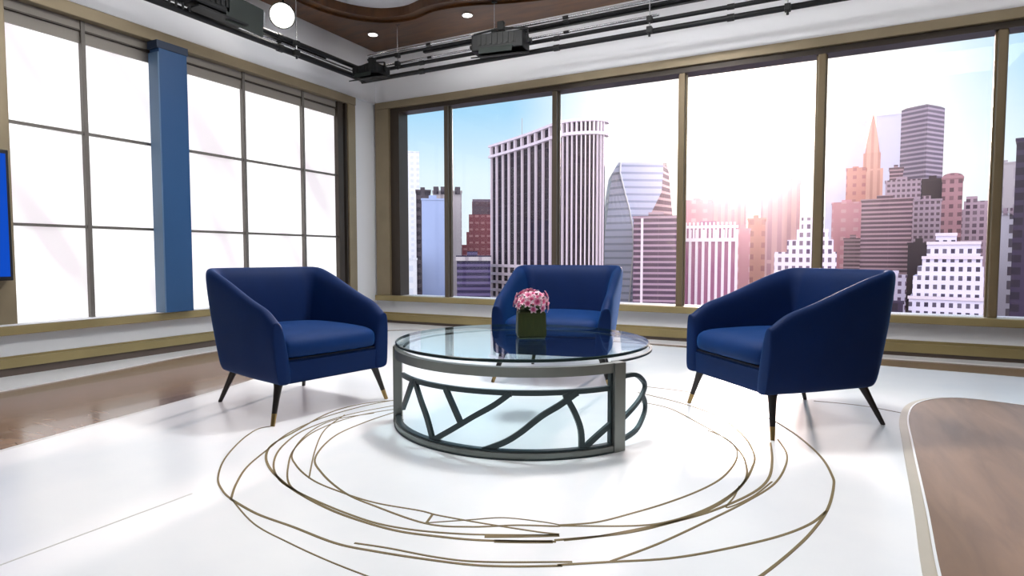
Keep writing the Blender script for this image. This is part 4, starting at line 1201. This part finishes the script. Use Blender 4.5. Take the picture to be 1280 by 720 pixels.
# ---- fifth pane
g, x0, x1, zt = simple('office_tower', 'grey stone tower in the rightmost pane', 298, 1240, 1272, 206, C['greytop'], 16)
g, x0, x1, zt = simple('office_building', 'pale building with tall dark windows in the rightmost pane', 215, 1236, 1270, 270, C['white3'], 14)
for k in range(4):
    bm = new_bm(); bx(bm, x0+(x1-x0)*(.03+.25*k), x0+(x1-x0)*(.2+.25*k), -.3, 4, zt, zt+2.6); obj('crenel', bm, C['ornate2'], g)
simple('office_tower', 'black violet tower at the right edge of the view', 190, 1271, 1330, 176, C['darkr'], 20)
simple('office_building', 'pale building beyond the right edge', 230, 1322, 1390, 240, C['white3'], 20)
# street level ground
bm = new_bm()
c0 = cam_pt(-900, 10); c1_ = cam_pt(1200, 10); c2_ = cam_pt(1200, 1500); c3_ = cam_pt(-900, 1500)
add_prism(bm, [(p.x, p.y) for p in (c0, c1_, c2_, c3_)], GZ-1, GZ)
o = struct('ground', bm, plain('city_ground', (0.22, 0.20, 0.24), 0.8, noise=.3, nscale=.02))

# ------------------------------------------------------------ sky, sun and haze
SUNDIR = ray(930, 172).normalized()      # towards the sun
w = bpy.data.worlds.new('sky'); SC.world = w; w.use_nodes = True
nt = w.node_tree; L = nt.links
bg = nt.nodes['Background']; bg.inputs['Strength'].default_value = 1.0
tc = N(nt, 'ShaderNodeTexCoord')
nm = N(nt, 'ShaderNodeVectorMath', operation='NORMALIZE'); L.new(tc.outputs['Generated'], nm.inputs[0])
dt = N(nt, 'ShaderNodeVectorMath', operation='DOT_PRODUCT'); dt.inputs[1].default_value = SUNDIR; L.new(nm.outputs[0], dt.inputs[0])
sp = N(nt, 'ShaderNodeSeparateXYZ'); L.new(nm.outputs[0], sp.inputs[0])
# elevation gradient of a clear morning sky
cr = N(nt, 'ShaderNodeValToRGB'); r0 = cr.color_ramp
r0.elements[0].position = 0.0; r0.elements[0].color = (0.84, 0.92, 0.97, 1)
r0.elements[1].position = 0.55; r0.elements[1].color = (0.20, 0.47, 0.80, 1)
e = r0.elements.new(0.13); e.color = (0.76, 0.91, 0.98, 1)
e = r0.elements.new(0.23); e.color = (0.38, 0.69, 0.93, 1)
L.new(sp.outputs[2], cr.inputs[0])
# aureole around the sun
def gl(a, b, gamma):
    mr = N(nt, 'ShaderNodeMapRange'); mr.inputs['From Min'].default_value = a; mr.inputs['From Max'].default_value = b; mr.clamp = True
    L.new(dt.outputs['Value'], mr.inputs['Value'])
    p = N(nt, 'ShaderNodeMath', operation='POWER'); p.inputs[1].default_value = gamma; L.new(mr.outputs[0], p.inputs[0]); return p.outputs[0]
wide = gl(cos(radians(21)), 1.0, 1.3); tight = gl(cos(radians(9)), 1.0, 2.0)
mx = N(nt, 'ShaderNodeMixRGB'); mx.inputs[2].default_value = (1.15, 1.13, 1.08, 1); L.new(cr.outputs[0], mx.inputs[1])
sq_ = N(nt, 'ShaderNodeMath', operation='MULTIPLY'); sq_.inputs[1].default_value = 1.5; sq_.use_clamp = True; L.new(wide, sq_.inputs[0]); L.new(sq_.outputs[0], mx.inputs[0])
ad = N(nt, 'ShaderNodeMixRGB', blend_type='ADD'); ad.inputs[2].default_value = (1.3, 1.15, 0.95, 1); L.new(mx.outputs[0], ad.inputs[1]); L.new(tight, ad.inputs[0])
# unseen bright sky added behind the studio to light the city fronts
dv = N(nt, 'ShaderNodeVectorMath', operation='DOT_PRODUCT'); dv.inputs[1].default_value = Vector((sin(YAW), -cos(YAW), 0.35)).normalized(); L.new(nm.outputs[0], dv.inputs[0])
mc = N(nt, 'ShaderNodeMapRange'); mc.inputs['From Min'].default_value = -0.1; mc.inputs['From Max'].default_value = 0.7; L.new(dv.outputs['Value'], mc.inputs['Value'])
cl = N(nt, 'ShaderNodeMixRGB'); cl.inputs[2].default_value = (2.6, 2.45, 2.6, 1); L.new(mc.outputs[0], cl.inputs[0]); L.new(ad.outputs[0], cl.inputs[1])
L.new(cl.outputs[0], bg.inputs['Color'])

sun = bpy.data.lights.new('sun', 'SUN'); sun.energy = 4.3; sun.specular_factor = 0.15; sun.angle = radians(3.0); sun.color = (1.0, 0.80, 0.74)
so = bpy.data.objects.new('sun', sun); COL.objects.link(so); so.rotation_euler = (-SUNDIR).to_track_quat('-Z', 'Y').to_euler()

# morning haze lying over the city
HAZE = True
if HAZE:
    m = bpy.data.materials.new('morning_haze'); m.use_nodes = True
    nt = m.node_tree; nt.nodes.remove(nt.nodes['Principled BSDF'])
    vs_ = N(nt, 'ShaderNodeVolumeScatter'); vs_.inputs['Color'].default_value = (1.0, 0.93, 0.90, 1)
    vs_.inputs['Density'].default_value = 0.00045; vs_.inputs['Anisotropy'].default_value = 0.95
    nt.links.new(vs_.outputs[0], nt.nodes['Material Output'].inputs['Volume'])
    bm = new_bm()
    q = [cam_pt(-80, 15), cam_pt(70, 15), cam_pt(320, 100), cam_pt(-260, 100)]
    add_prism(bm, [(p.x, p.y) for p in q], GZ+0.5, 90)
    hz = obj('morning_haze', bm, m); tag(hz, 'thin bright morning haze hanging over the city', 'haze', kind='stuff')

# ------------------------------------------------------------ camera and colour
cam = bpy.data.cameras.new('camera'); co = bpy.data.objects.new('camera', cam); COL.objects.link(co)
co.location = (0, 0, CH); co.rotation_euler = (pi/2-PITCH, 0, YAW)
cam.sensor_width = 36; cam.lens = F/1280*36; cam.clip_end = 5000; cam.clip_start = 0.05
SC.camera = co
SC.view_settings.view_transform = 'Standard'; SC.view_settings.look = 'None'
SC.view_settings.exposure = 0.10; SC.view_settings.gamma = 1.0; SC.view_settings.use_curve_mapping = False
SC.cycles.use_denoising = True
SC.cycles.max_bounces = 8; SC.cycles.diffuse_bounces = 4; SC.cycles.glossy_bounces = 4; SC.cycles.transparent_max_bounces = 24; SC.cycles.volume_bounces = 0
SC.cycles.sample_clamp_indirect = 6.0
SC.cycles.caustics_reflective = False; SC.cycles.caustics_refractive = False
